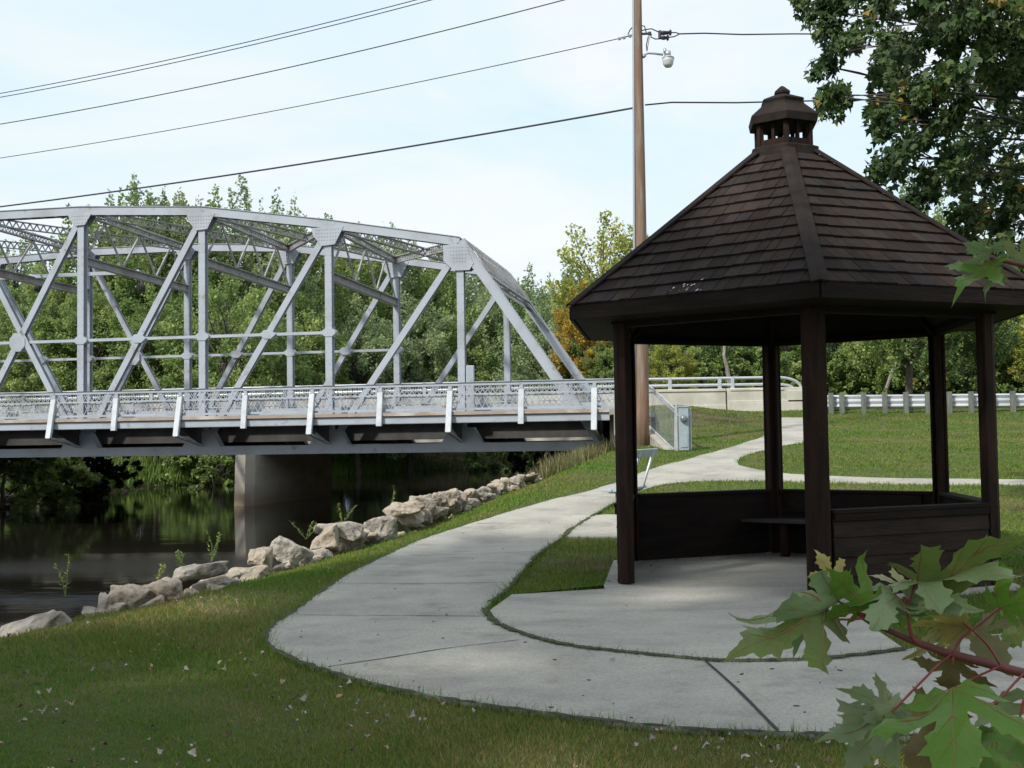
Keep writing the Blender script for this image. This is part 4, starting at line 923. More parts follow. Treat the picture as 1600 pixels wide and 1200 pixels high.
T_ = [
 ('s2','leaf_b',-70,380,92,'pale green tree at the far left edge behind the arched chord'),
 ('s1','leaf_b',20,372,90,'feathery pale tree in the left corner behind the bridge'),
 ('r1','leaf_a',80,430,82,'round green tree low behind the leftmost crossed braces'),
 ('s1','leaf_a',180,306,86,'tall feathery tree topping out above the arch, leftmost of the high crowns'),
 ('s2','leaf_b',243,298,88,'narrow feathery crown rising above the arch beside the leftmost high crown'),
 ('s2','leaf_a',306,312,90,'slim feathery crown in the middle of those above the arch'),
 ('s1','leaf_b',395,298,92,'broad bushy-topped tree highest above the arch'),
 ('s2','leaf_a',455,338,98,'green tree just right of the broadest crown above the arch'),
 ('s1','leaf_a',530,352,104,'tall green tree behind the third truss panel'),
 ('s2','leaf_b',590,362,108,'pale tree behind the far truss hip posts'),
 ('s1','leaf_a',650,372,112,'dense tree behind the last full truss panel'),
 ('s1','leaf_b',715,398,118,'grey green tree behind the sloping end posts'),
 ('s2','leaf_b',805,432,104,'small feathery tree peeking past the end posts of the truss'),
 ('r1','leaf_a',355,440,78,'round mid green tree behind the middle of the truss'),
 ('r2','leaf_a',150,445,80,'bright green round tree behind the left truss panels'),
 ('r2','leaf_a',245,460,79,'dark round tree overhanging the far river bank'),
 ('r1','leaf_a',450,455,88,'mid green rounded tree above the concrete pier'),
 ('r2','leaf_b',560,480,94,'pale green tree low behind the truss diagonals'),
 ('r1','leaf_b',640,470,100,'silvery rounded tree behind the right truss panels'),
 ('r2','leaf_a',735,480,104,'green tree filling the gap below the sloping end posts'),
 ('r1','leaf_b',860,478,74,'dark bluish tree left of the gazebo roof'),
 ('s2','leaf_b',905,418,78,'spiky blue green tree just left of the orange tinged one'),
 ('o1','leaf_c',948,338,66,'tall airy pale tree beside the utility pole with open branches'),
 ('r2','leaf_o',925,446,64,'orange tinged tree against the gazebo eave'),
 ('s1','leaf_b',1010,378,76,'tree directly behind the utility pole'),
 ('r1','leaf_a',960,520,62,'green tree behind the left gazebo post'),
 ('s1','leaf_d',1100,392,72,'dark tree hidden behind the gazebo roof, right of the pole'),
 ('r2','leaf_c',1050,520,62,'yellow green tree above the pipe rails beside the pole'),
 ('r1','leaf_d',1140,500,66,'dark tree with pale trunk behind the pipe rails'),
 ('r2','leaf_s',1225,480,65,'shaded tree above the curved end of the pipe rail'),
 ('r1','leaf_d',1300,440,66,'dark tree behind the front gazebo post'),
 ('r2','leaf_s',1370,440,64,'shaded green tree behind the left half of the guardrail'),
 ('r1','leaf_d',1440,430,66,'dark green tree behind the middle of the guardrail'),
 ('r2','leaf_a',1510,420,62,'green tree seen between the two right gazebo posts'),
 ('s1','leaf_a',1590,380,64,'tall green tree at the right edge behind the guardrail'),
 ('r2','leaf_c',1655,440,60,'yellow flecked tree beyond the right edge of the lawn'),
 ('s1','leaf_a',1420,296,46,'mid green tree showing between the gazebo roof and the dark overhanging boughs'),
 ('s2','leaf_d',1530,380,50,'dark tree right behind the gazebo roof slope'),
]
for k_, c_, px, top, Y_, lab in T_: ptree(k_, c_, px, top, Y_, lab, 'trees in the wood beyond the bridges')
# filling the wood farther back
random.seed(5)
for i in range(26):
    px = -150+i*72+random.uniform(-20, 20); Y_ = 105+random.uniform(0, 25) if px < 830 else 88+random.uniform(0, 14); top = (430 if px < 830 else 455)+random.uniform(-12, 25)
    if px < 830: Y_ += (px > 500)*18
    ptree(random.choice(('r1','r2','s1')), random.choice(('leaf_a','leaf_s','leaf_d')), px, top, Y_, 'leafy tree deep in the wood, one of the back row', 'back row of the wood', wide=1.25)
# bushes along the far bank and the road
for i, (px, py, Y_, h, c_, k_) in enumerate([(-20,0,50,5,'leaf_a','b1'),(8,0,52,5.2,'leaf_a','b2'),(60,0,60,3.2,'leaf_d','b1'),(110,0,62,3.4,'leaf_d','b2'),(160,0,64,3.2,'leaf_s','b1'),(335,0,74,4.8,'leaf_a','b2'),(395,0,80,4.5,'leaf_s','b1'),
        (530,0,98,5.2,'leaf_a','b2'),(665,0,114,6,'leaf_s','b1'),(710,0,118,6,'leaf_d','b2'),(755,0,124,6,'leaf_s','b1'),(800,0,100,6,'leaf_d','b2')]):
    x = at(px, 640, Y_).x; tree(k_, c_, x, Y_, h, 'leafy bush overhanging the far bank of the river', 'bushes along the far river bank', 'riverside_bush', 'bush', 1.15, -.3)
for px, Y_, h, c_ in [(775,33.5,1.9,'leaf_s'),(812,36,2.1,'leaf_d'),(800,50,2.4,'leaf_s'),(738,56,2.0,'leaf_d'),(830,60,3,'leaf_d')]:
    x = at(px, 640, Y_).x; tree('b1', c_, x, Y_, h, 'dark bush on the near bank under the end of the truss', 'dark bushes under the truss end', 'riverside_bush', 'bush', .8, -.2)
for i in range(22):
    px = 850+i*38+random.uniform(-10, 10); Y_ = 60.5+random.uniform(2.6, 5); x = at(px, 640, Y_).x; tree(random.choice(('b1','b2')), random.choice(('leaf_s','leaf_a','leaf_c','leaf_d')), x, Y_, random.uniform(2.4, 4.6), 'undergrowth bush at the edge of the wood behind the road', 'undergrowth bushes behind the road', 'woodland_bush', 'bush', 1.1)
# distant wooded hill so the wood has depth
def wood_mass(name, x0, x1, y0, y1, n, h0, h1, c_, lab, seed):
    g = np.random.default_rng(seed); X_ = g.uniform(x0, x1, n); Y_ = g.uniform(y0, y1, n); z = tz(np.stack([X_, Y_], 1)); hh = h1*(.8+.2*np.sin(X_*.21+Y_*.13))
    cs = np.stack([X_, Y_, z+h0+(hh-h0)*g.random(n)**.8], 1)
    C, D, Nn, S, T = crown_cloud(cs, np.tile((0, 0, 1.), (n, 1)), [(1.6, 1.2)]*n, [46]*n, .5, seed=seed)
    tag(obj(name, leaves(name, C, D, Nn, S, M[c_], T)), lab, 'woodland', kind='stuff')
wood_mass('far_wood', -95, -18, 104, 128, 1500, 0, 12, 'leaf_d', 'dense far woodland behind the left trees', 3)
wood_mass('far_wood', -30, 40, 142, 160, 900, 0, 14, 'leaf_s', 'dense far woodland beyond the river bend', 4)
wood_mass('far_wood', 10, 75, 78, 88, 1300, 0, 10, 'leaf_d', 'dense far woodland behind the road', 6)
# the pale leaning trunk and bare curved branch seen through the gazebo
mb = MB(); pts = [at(1140, 600, 61), at(1136, 575, 61), at(1131, 555, 61), at(1133, 530, 61.5)]; mb.tube(pts, [.13,.11,.09,.07], 7)
tag(mb.build('leaning_tree', 'palebark', loc=pts[0]), 'pale bare leaning trunk rising behind the pipe rails', 'tree')
mb = MB(); pts = [at(1385, 607, 60), at(1391, 588, 60), at(1398, 570, 60), at(1408, 556, 60), at(1427, 549, 60)]; mb.tube(pts, [.09,.08,.07,.05,.03], 7)
tag(mb.build('fallen_limb', 'palebark', loc=pts[0]), 'pale bare branch curving over the guardrail in front of the dark wood', 'branch')

# big maple whose boughs hang in at the upper right
clusters = [(1262,8,34),(1300,20,58),(1340,72,58),(1292,104,34),(1320,150,26),(1300,150,16),(1400,40,80),(1395,120,55),(1372,170,24),(1378,195,14),(1480,60,90),(1560,60,95),(1470,150,70),(1550,160,85),(1440,212,55),(1395,245,38),(1368,262,16),(1480,260,70),(1560,270,85),(1450,296,36),(1520,340,62),(1590,350,66),(1560,410,50),(1600,440,52),(1500,385,34),(1640,100,100),(1640,220,100),(1650,330,90),(1420,-60,90),(1540,-70,110),(1660,-60,120),(1340,-60,60),(1480,-170,120),(1620,-200,130),(1740,0,130),(1750,180,120),(1740,330,110),(1780,-200,140),(1860,60,140),(1850,250,120)]
random.seed(21); g = np.random.default_rng(21)
mt = empty('maple_tree', (11.6, 17.5, tz1(11.6, 17.5)), 'dark green maple whose boughs hang down beside the gazebo roof', 'tree')
mb = MB(); zb0 = tz1(11.6, 17.5); tk = [Vector((11.6, 17.5, zb0-.4)), Vector((11.6, 17.5, zb0+1.5)), Vector((11.4, 17.4, 4.5)), Vector((11.0, 17.3, 8)), Vector((10.8, 17.3, 12))]
mb.tube(tk, [.42, .33, .27, .2, .08], 12); mb.build('trunk', 'bark', mt, smooth=True)
mb = MB(); cs = []; ax_ = []; rad = []; cnt = []
for px, py, r_ in clusters:
    Y_ = 17.3+g.uniform(-2.2, 2.2); c = at(px, py, Y_); rm = r_/F_PX*Y_; cs_n = max(3, int((r_/17)**1.8))
    s0 = tk[2].lerp(tk[4], min(1, max(0, (c.z-5.2)/9))); pts = limb(mb, s0, c, .034, .008, .07, 7, 6)
    for j in range(cs_n):
        o_ = unit(g.normal(size=(1, 3)))[0]*rm*g.random()**.45; o_[1] *= 1.5; cc = np.array(c)+o_*.92
        cs.append(cc); ax_.append((g.normal()*.5-.5, g.normal()*.4, -.75)); rad.append((.30, .15)); cnt.append(62)
        if j % 3 == 0: limb(mb, pts[-2], cc, .012, .004, .08, 3, 4)
mb.build('branches', 'bark', mt, smooth=True)
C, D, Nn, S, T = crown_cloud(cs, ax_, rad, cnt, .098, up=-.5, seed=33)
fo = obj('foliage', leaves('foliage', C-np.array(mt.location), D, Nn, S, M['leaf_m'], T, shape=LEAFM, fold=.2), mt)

# shade trees of the park, beside and behind the viewpoint
PR['k1'] = tree_proto(41, 14, 5.6, 6.4, 190, 110, .26)
for x, y, H, w_, lab in ((-7.8, 3.0, 14, 1., 'park shade tree by the river bank, left of the view'), (-4.6, -3.2, 15, 1.05, 'park shade tree left behind the viewpoint'), (1.0, -5.2, 14.5, 1., 'park shade tree straight behind the viewpoint'), (-12.5, -3, 15, 1.1, 'park shade tree nearest the river behind the viewpoint'), (-7.0, 9.2, 13.2, .62, 'slender park tree just outside the left edge of the view'), (7.5, -3.5, 14, 1., 'park shade tree right behind the viewpoint')):
    o = empty('shade_tree', (x, y, tz1(x, y)), lab, 'tree', 'shade trees of the park'); o.scale = (w_, w_, H/14); o.rotation_euler.z = random.uniform(0, 6)
    obj('trunk', PR['k1'][0], o); obj('crown', recolour(PR['k1'][1], 'leaf_d') if 'k' not in cache else cache['k'], o); cache['k'] = o.children[1].data if False else cache.get('k')

# ------------------------------------------------------------------ boulders of the bank
random.seed(3)
def boulder_mesh(seed, sx, sy, sz):
    g = random.Random(seed); bm = bmesh.new()
    for i in range(g.randint(12, 17)):
        v = Vector((g.gauss(0,1), g.gauss(0,1), g.gauss(0,1))).normalized(); k = g.uniform(.85, 1.12)
        v = Vector([max(-.78, min(.78, c*k*1.15)) for c in v]); bm.verts.new((v.x*sx, v.y*sy, v.z*sz))
    r_ = bmesh.ops.convex_hull(bm, input=bm.verts[:]); bmesh.ops.delete(bm, geom=[v for v in bm.verts if not v.link_faces], context='VERTS')
    bmesh.ops.triangulate(bm, faces=bm.faces)
    for q in range(4):
        L0 = .16*sx if q < 3 else .10*sx
        es = [e for e in bm.edges if e.calc_length() > L0]
        if es: bmesh.ops.subdivide_edges(bm, edges=es, cuts=1); bmesh.ops.triangulate(bm, faces=[f for f in bm.faces if len(f.verts) > 3])
        if q in (2,): bmesh.ops.smooth_vert(bm, verts=bm.verts, factor=.5, use_axis_x=True, use_axis_y=True, use_axis_z=True)
    from mathutils import noise
    s0 = (sx*sy*sz)**(1/3)
    for v in bm.verts:
        q = v.co/s0; n_ = noise.noise_vector(q*1.7+Vector((seed, 0, 0))); m2 = noise.noise(q*5+Vector((0, seed, 0))); m3 = abs(noise.noise(q*2.6+Vector((0, 0, seed))))
        v.co += n_*.10*s0+v.co.normalized()*(m2*.04-m3*.10)*s0
    me = bpy.data.meshes.new('boulder'); bm.to_mesh(me); bm.free(); me.materials.append(M['rock'] if g.random() < .6 else M['rock2']); return me
# (px centre, py centre, width px, height px, tilt deg)
rocks = [(55,965,150,52,-8,'long flat pale boulder at the left edge of the bank'),(152,935,44,42,0,'small upright boulder right of the long flat one'),(195,928,66,58,5,'rounded boulder standing third from the left edge'),(165,952,70,26,-5,'low wedge of stone in front of the rounded boulder'),
 (262,918,96,62,4,'rust tinted boulder beside the rounded one'),(335,912,90,56,0,'blocky rust tinted boulder under the grey slab'),(315,886,96,36,-4,'grey slab lying on top of the rust tinted boulders'),(380,893,80,52,-6,'sloping tan boulder right of the grey slab'),(412,868,52,52,0,'cream boulder crusted with lichen'),
 (455,856,74,44,28,'dark sided tilted slab beside the cream boulder'),(492,862,60,34,8,'pale flat stone at the foot of the tilted slab'),(505,834,52,50,0,'pale squared boulder behind the flat stone'),(548,838,80,54,0,'large chalky boulder at the grass edge'),(528,822,84,30,4,'long top stone behind the chalky boulder'),
 (592,818,66,46,-6,'humped tan boulder below the second pier'),(574,836,36,24,0,'small round stone at the grass edge'),(640,800,54,40,8,'peaked yellowish boulder at the grass edge'),(628,790,64,34,0,'grey boulder behind the peaked one')]
k_ = 0
BKX = [800+1806*x/y for x, y in RB[3:15]]; BKY = [y for x, y in RB[3:15]]
def put_rock(px, py, wp, hp, tilt, lab, group=None, dY=0.):
    global k_; k_ += 1
    Y_ = float(np.interp(px, BKX, BKY))+dY+.15
    c = at(px, py+hp*.10, Y_); wm_ = wp/F_PX*Y_; hm = hp/F_PX*Y_
    me = boulder_mesh(k_*7+1, wm_*.58, wm_*.45 if wp < 110 else wm_*.34, hm*.52)
    o = obj('boulder', me, loc=c-Vector((0, 0, .03))); o.rotation_euler = (random.uniform(-.12, .12), R(tilt), random.uniform(-.3, .3)); tag(o, lab, 'boulder', group)
for r__ in rocks: put_rock(*r__, group='riprap boulders along the near river bank')
chain = []
for i in range(26):
    t_ = i/25; px = 650+t_*190; py = 806-56*t_**.9-3*math.sin(t_*9); s_ = 44-24*t_; chain.append((px+random.uniform(-4, 4), py+random.uniform(-5, 3), s_*random.uniform(.8, 1.3), s_*random.uniform(.55, .85), random.uniform(-15, 15)))
    chain.append((px+random.uniform(-8, 4), py-s_*.42, s_*random.uniform(.7, 1.1), s_*random.uniform(.5, .7), random.uniform(-15, 15)))
for c_ in chain: put_rock(*c_, lab='small weathered boulder in the row running up the bank towards the bridge', group='small boulders up the bank')
put_rock(820, 745, 64, 15, -14, 'long flat pale stone at the top end of the boulder row', 'riprap boulders along the near river bank')
# lower rows down to the water
for i in range(60):
    t_ = random.random(); seg = [(-7,8.5),(-5.3,11.6),(-5.0,13.6),(-4.2,15.8),(-3.7,17.8),(-2.6,20.5),(-1.8,23.1),(-.9,26.9),(.5,31)]; f = t_*(len(seg)-1); j = min(int(f), len(seg)-2); a = Vector(seg[j]).lerp(Vector(seg[j+1]), f-j); o_ = random.uniform(.25, 1.1)
    x, y = a.x-o_, a.y+o_*.35; z = tz1(x, y); s_ = random.uniform(.2, .36); me = boulder_mesh(500+i, s_, s_*.8, s_*.6)
    o = obj('boulder', me, loc=(x, y, z+.02)); o.rotation_euler = (0, random.uniform(-.3, .3), random.uniform(0, 6)); tag(o, 'half sunk boulder on the slope between the grass edge and the water', 'boulder', 'lower boulders by the water')
for i in range(70):
    j = random.random()*(len(RB)-8)+4; a = Vector(RB[int(j)]).lerp(Vector(RB[int(j)+1]), j-int(j)); o_ = random.uniform(-.12, .35); x, y = a.x-o_, a.y+o_*.3; s_ = random.uniform(.09, .2); me = boulder_mesh(900+i, s_*1.2, s_, s_*.7)
    if y > 33: continue
    o = obj('boulder', me, loc=(x, y, tz1(x, y)+s_*.15)); o.rotation_euler = (0, random.uniform(-.4, .4), random.uniform(0, 6)); tag(o, 'small chunk of stone wedged between the larger boulders at the grass edge', 'boulder', 'small stones between the boulders')
# rubble at the far bank
mb = MB(); rg = random.Random(9)
for i in range(260):
    t_ = rg.random(); p = gp(-30+t_*150, 796-t_*18-rg.random()*(26-20*t_)); s_ = rg.uniform(.12, .34); u = Vector((rg.gauss(0,1), rg.gauss(0,1), rg.gauss(0,.4))).normalized(); v_ = u.orthogonal().normalized()
    mb.box(p+ez*.03, u*s_, v_*s_*.7, u.cross(v_)*s_*.45)
tag(mb.build('bank_rubble', 'rubble'), 'broken stone rubble on the far bank at the left edge', 'rubble', kind='stuff')

# ------------------------------------------------------------------ weeds, tall grass
def weed(px, py, h, n_, c_, lab, lw=.10):
    p = at(px, py, float(np.interp(px, BKX, BKY))+.7); p.z -= .05
    o = empty('weed', tuple(p), lab, 'weed', 'weeds growing between the boulders'); g = np.random.default_rng(int(px*7+py)); mb = MB(); C=[];D=[]
    for s_ in range(n_):
        tip = p+Vector((g.normal()*.13, g.normal()*.1, h*g.uniform(.7, 1.1))); pts = [p, p.lerp(tip, .5)+Vector((g.normal()*.02, 0, 0)), tip]; mb.tube(pts, [.006,.005,.002], 4)
        for j in range(13):
            q = pts[0].lerp(pts[2], .2+.8*j/13); a = g.random()*6.28; C.append(tuple(q)); D.append((math.cos(a), math.sin(a), .55))
    mb.build('stems', 'leaf_s', o); C = np.array(C)-np.array(p); D = np.array(D)
    obj('leaves', leaves('leaves', C, D, np.tile((0, 0, 1.), (len(C), 1)), np.full(len(C), lw*.65), M[c_], g.random(len(C)), shape=LEAFQ*np.array((.5, 1))), o)
for a in ((102,925,.5,2,'leaf_c','single leafy weed standing in front of the water near the left edge'),(330,872,.42,4,'leaf_a','bright green weed tuft behind the grey slab'),(283,884,.25,3,'leaf_s','low dark weed left of the grey slab'),(245,905,.3,2,'leaf_c','thin flowering weed before the ripples'),(478,838,.3,3,'leaf_s','weed between the tilted slab and the squared boulder'),(612,800,.5,2,'leaf_s','tall wispy weed in front of the dark water'),(534,816,.35,2,'leaf_c','yellowish weed behind the long top stone')): weed(*a)
def tallgrass(name, pts, n_, h, lab, c_, wd=.02, seed=1):
    g = np.random.default_rng(seed); P = []
    while len(P) < n_:
        i = g.integers(len(pts)); x, y, r_ = pts[i]; P.append((x+g.normal()*r_, y+g.normal()*r_))
    P = np.array(P); z = tz(P); k = z > WATER-.05; P, z = P[k], z[k]; n_ = len(P); hh = h*g.uniform(.5, 1.2, n_); a = g.random(n_)*6.28
    sd_ = np.stack([np.cos(a), np.sin(a), 0*a], 1)*wd; ln = np.stack([g.normal(0, .22, n_), g.normal(0, .22, n_), np.ones(n_)], 1)*hh[:, None]; B_ = np.stack([P[:,0], P[:,1], z-.03], 1)
    V = np.stack([B_-sd_, B_+sd_, B_+ln*.6+sd_*.8, B_+ln], 1).reshape(-1, 3); tag(obj(name, np_mesh(name, V, np.arange(len(V)).reshape(-1, 4), M[c_], np.clip(g.normal(.5, .22, n_), 0, 1))), lab, 'grass', kind='stuff')
M['reed'] = mat('tall_dry_grass', G(1), .7, tint=[(0,(.06,.08,.02)),(.5,(.16,.16,.06)),(1,(.34,.29,.15))], transl=.25)
M['bankgrass'] = mat('bank_grass', G(1), .7, tint=[(0,(.07,.13,.02)),(.5,(.13,.23,.035)),(1,(.24,.30,.07))], transl=.25)
tallgrass('tall_grass', [(.6,32.3,.3),(.95,33.,.35),(1.3,33.9,.35),(1.7,34.8,.35),(2.1,35.7,.35),(2.5,36.5,.4),(1.9,36.6,.4),(1.4,35.8,.4)], 7500, .62, 'tall yellowish grass under the end of the truss', 'reed', .016, 2)
lb = [(-26+.0*i, 44+i*2.5, 1.4) for i in range(14)]+[(-23.5+i*1.05, 78+i*1.8, 1.3) for i in range(12)]+[(-11+i*1.5, 97+i*1.7, 1.6) for i in range(16)]
tallgrass('bank_grass', lb, 36000, .8, 'rank green grass covering the far river bank', 'bankgrass', .05, 3)
tallgrass('verge_grass', [(x, 63.2+.0*x, .8) for x in np.linspace(4, 40, 30)], 12000, .7, 'rough grass on the verge behind the road', 'bankgrass', .03, 4)

# ------------------------------------------------------------------ fallen leaves
M['dry'] = mat('dry_leaf', G(1), .8, (.8,.8,.8), 30, tint=[(0,(.09,.05,.03)),(.35,(.17,.11,.08)),(.6,(.32,.26,.22)),(.9,(.46,.40,.35)),(1,(.36,.20,.05))])
def dry_mesh(seed):
    g = np.random.default_rng(seed); k = 9; V = [(0,0,.012)]; ph = g.random()*6
    for ring, rr in ((1,.5),(2,1.)):
        for i in range(k*1):
            a = 2*math.pi*i/k; r_ = rr*(.018+.006*math.cos(a*3+ph)*ring*.6+g.normal()*.004); x, y = r_*math.cos(a), r_*math.sin(a)*.8; V.append((x, y, .012+1.2*(x*x*13+g.normal()*.004)+(.010*math.sin(a*2+ph) if ring == 2 else 0)))
    Fc = [(0, 1+i, 1+(i+1) % k) for i in range(k)]+[(1+i, 1+k+i, 1+k+(i+1) % k) for i in range(k)]+[(1+i, 1+k+(i+1) % k, 1+(i+1) % k) for i in range(k)]
    return np_mesh('fallen_leaf', np.array(V), np.array(Fc), M['dry'], np.full(len(Fc), g.random()))
DM = [dry_mesh(i) for i in range(14)]; g = np.random.default_rng(77); cntl = 0
while cntl < 270:
    r_ = 5*(15/5)**(g.random()**1.25); a = R(g.uniform(-25, 20)); P = np.array([[r_*math.sin(a), r_*math.cos(a)]])
    if .5+.5*float(wob(P, 1.6, 2.)[0]) < g.random()*1.1: continue
    if inpoly(P, walk)[0] or inpoly(P, apoly)[0] or inpoly(P, hexpoly)[0] or sdist(P, RB)[0] < .3: continue
    o = obj('fallen_leaf', DM[cntl % 14], loc=(P[0,0], P[0,1], tz(P)[0]+.028)); o.rotation_euler = (g.normal()*.35, g.normal()*.35, g.random()*6.28); o.scale = [g.uniform(.5, 1.2)]*3
    tag(o, 'small curled dry leaf lying on the shaded lawn', 'fallen leaf', 'fallen leaves on the lawn'); cntl += 1
for i, (px, py, lab) in enumerate(((572, 1048, 'yellowish dry leaf lying on the path near its rounded corner'), (952, 917, 'dark dry leaf on the apron beside the left gazebo post'), (978, 957, 'small dark leaf in the middle of the apron'), (957, 1040, 'dry leaf on the path just outside the apron joint'), (698, 968, 'dry leaf on the path near the apron joint'))):
    p = gp(px, py); o = obj('fallen_leaf', DM[i], loc=(p.x, p.y, p.z+.05 if i in (1, 2) else p.z+.034)); o.scale = [.9]*3; tag(o, lab, 'fallen leaf')
g = np.random.default_rng(5)
for i in range(26):
    t_ = g.random(); p = hx(4, RP-.35).lerp(hx(3, RP-.35), t_) if i % 3 else hx(5, RP-.3).lerp(hx(4, RP-.3), t_); p += Vector((g.normal()*.08, g.normal()*.08, .052))
    o = obj('fallen_leaf', DM[i % 14], loc=p); o.rotation_euler.z = g.random()*6; o.scale = [g.uniform(.7, 1.1)]*3; tag(o, 'dry leaf blown against the inside wall of the gazebo', 'fallen leaf', 'leaves blown into the gazebo')

mb = MB(); g = np.random.default_rng(8); k = 0
while k < 42:
    r_ = 6*(28/6)**g.random(); a = R(g.uniform(-14, 22)); x, y = r_*math.sin(a), r_*math.cos(a)
    if not inpoly(np.array([[x, y]]), walk)[0] or inpoly(np.array([[x, y]]), apoly)[0]: continue
    th = g.random()*3.14; l_ = g.uniform(.004, .024)*g.uniform(.5, 1); z = tz1(x, y)+.033; mb.box((x, y, z), (math.cos(th)*l_, math.sin(th)*l_, 0), (-math.sin(th)*l_*.4, math.cos(th)*l_*.4, 0), (0, 0, .002)); k += 1
tag(mb.build('path_debris', 'dirt'), 'tiny twigs and specks of dirt scattered over the concrete path', 'debris', kind='stuff')

# ------------------------------------------------------------------ near maple twig, lower right
half = [(0,0),(.05,.01),(.16,-.10),(.24,-.07),(.34,-.12),(.40,-.04),(.52,-.02),(.42,.06),(.28,.10),(.20,.13),(.34,.17),(.42,.16),(.50,.27),(.62,.28),(.66,.40),(.84,.52),(.68,.52),(.60,.60),(.50,.52),(.42,.54),(.32,.42),(.15,.34),(.17,.48),(.26,.54),(.23,.63),(.34,.74),(.22,.76),(.20,.88),(.10,.90),(.06,1.02),(0,1.18)]
outl = half+[(-x*.97, y) for x, y in half[-2:0:-1]]
def vein_pts(): return [((0,0),(0,1.12)),((0,0),(.72,.47)),((0,0),(-.70,.47)),((0,0),(.42,-.03)),((0,0),(-.41,-.03)),((0,.35),(.20,.62)),((0,.35),(-.2,.62)),((.28,.18),(.46,.22)),((-.28,.18),(-.46,.22)),((0,.62),(.14,.82)),((0,.62),(-.14,.82))]
def maple_leaf(parent, base, tip, depth_b, depth_t, roll, curl, colr, seed, wid=1., flip=False, lab=None):
    g = random.Random(seed); p = at(base[0], base[1], depth_b); q = at(tip[0], tip[1], depth_t); yv = (q-p); S_ = yv.length/1.12; yv.normalize()
    view = (Vector((0, 0, EYE))-p).normalized(); nn = (view-yv*view.dot(yv)).normalized(); xv = yv.cross(nn).normalized()
    rm_ = Matrix.Rotation(R(roll), 3, yv); xv = rm_ @ xv; nn = rm_ @ nn
    if flip: nn = -nn
    ol_ = []
    for i in range(len(outl)):               # fine teeth between the main points of the outline
        a_, b_ = Vector(outl[i]), Vector(outl[(i+1) % len(outl)]); d_ = b_-a_; ol_.append(a_); nrm_ = Vector((d_.y, -d_.x))
        if d_.length > .09: ol_ += [a_+d_*.35+nrm_*g.uniform(-.05, .10), a_+d_*.68+nrm_*g.uniform(-.09, .03)]
    no = len(ol_); gx = np.linspace(-.8, .8, 21); gy = np.linspace(-.12, 1.15, 18); gp_ = np.array([(x+.02*(j % 2), y) for j, y in enumerate(gy) for x in gx]); gp_ = gp_[inpoly(gp_, [tuple(v) for v in ol_])]
    from mathutils.geometry import delaunay_2d_cdt
    dv = delaunay_2d_cdt(ol_+[Vector(p_) for p_ in gp_.tolist()], [(i, (i+1) % no) for i in range(no)], [list(range(no))], 1, 1e-5)
    bm = bmesh.new(); vs = [bm.verts.new((v[0]*wid, v[1], 0)) for v in dv[0]]
    for f in dv[2]: bm.faces.new([vs[k] for k in f])
    def bend(x, y): return -curl*(x*x*.9)-curl*.5*max(0, y-.4)**2+.05*math.sin(x*8+seed)+.045*math.sin(y*7+seed*2)+.05*math.sin((x+y)*5+seed)+.06*abs(x)
    W_ = lambda x, y, dz=0: p+xv*(x*S_)+yv*(y*S_)+nn*((bend(x, y)+dz)*S_)
    for v in bm.verts: v.co = W_(v.co.x, v.co.y)
    me = bpy.data.meshes.new('leaf'); bm.normal_update()
    bmesh.ops.recalc_face_normals(bm, faces=bm.faces); bm.normal_update(); f_ = sum((f.normal for f in bm.faces), Vector())
    if f_.dot(nn) < 0: bmesh.ops.reverse_faces(bm, faces=bm.faces)
    off = parent_world(parent)
    for v in bm.verts: v.co -= off
    bm.to_mesh(me); bm.free(); me.materials.append(M[colr]); me.polygons.foreach_set('use_smooth', [True]*len(me.polygons))
    a = me.attributes.new('tint', 'FLOAT', 'FACE'); a.data.foreach_set('value', [.5]*len(me.polygons))
    o = bpy.data.objects.new('leaf', me); col.objects.link(o); o.parent = parent
    if lab: o['label'] = lab
    mb = MB()
    for (x0, y0), (x1, y1) in vein_pts():
        pts = [W_((x0+(x1-x0)*t_/6)*wid, y0+(y1-y0)*t_/6, .002) for t_ in range(7)]; main = (x0, y0) == (0, 0)
        mb.tube(pts, [(.0075 if main else .004)*S_*(1-.7*t_/6) for t_ in range(7)], 4)
    vo = mb.build('vein', M['vein'], o); vo.location = (0,0,0)
    for v in vo.data.vertices: v.co = v.co+Vector((0,0,0))
    vo.location = Vector((0,0,0)) if parent_world(o) == Vector((0,0,0)) else vo.location
    return o
def nl(name, top, under, spot=None):
    m = mat(name, top, .45, spot or tuple(c*.8 for c in top), 14, lo=.4, hi=.7, transl=.3, back=under, bump=.25, bscale=60, spec=.45, blot=((.10,.055,.02), 55, .64, .70, .8)); return m
M['vein'] = mat('leaf_vein', (.20,.13,.05), .6, (.28,.09,.05), 9)
M['nl_g'] = nl('maple_leaf_green', (.12,.24,.030), (.20,.28,.13))
M['nl_d'] = nl('maple_leaf_dull', (.15,.21,.045), (.21,.27,.13), (.09,.12,.035))
M['nl_y'] = nl('maple_leaf_yellowing', (.33,.29,.07), (.34,.33,.16), (.18,.16,.06))
M['nl_b'] = nl('maple_leaf_brownish', (.17,.15,.05), (.24,.22,.12), (.11,.08,.04))
nm = empty('young_maple', (1.75, 1.35, 0), 'young maple reaching its leafy twigs into the lower right corner', 'tree')
def A2(px, py, Y_=1.25): return at(px, py, Y_)
mb = MB(); mb.tube([(1.75,1.35,-.2),(1.74,1.35,.7),(1.77,1.36,1.6),(1.74,1.38,2.4)], [.045,.038,.028,.012], 10); mb.build('trunk', 'bark', nm, smooth=True)
mb = MB(); mb.tube([(1.745,1.35,.95), A2(1700,1080,1.30), A2(1600,1052,1.27), A2(1540,1036,1.26), A2(1475,1019,1.25), A2(1430,1003,1.25), A2(1385,983,1.25), A2(1352,966,1.25)], [.012,.0062,.0052,.0048,.0044,.0038,.0032,.0028], 8)
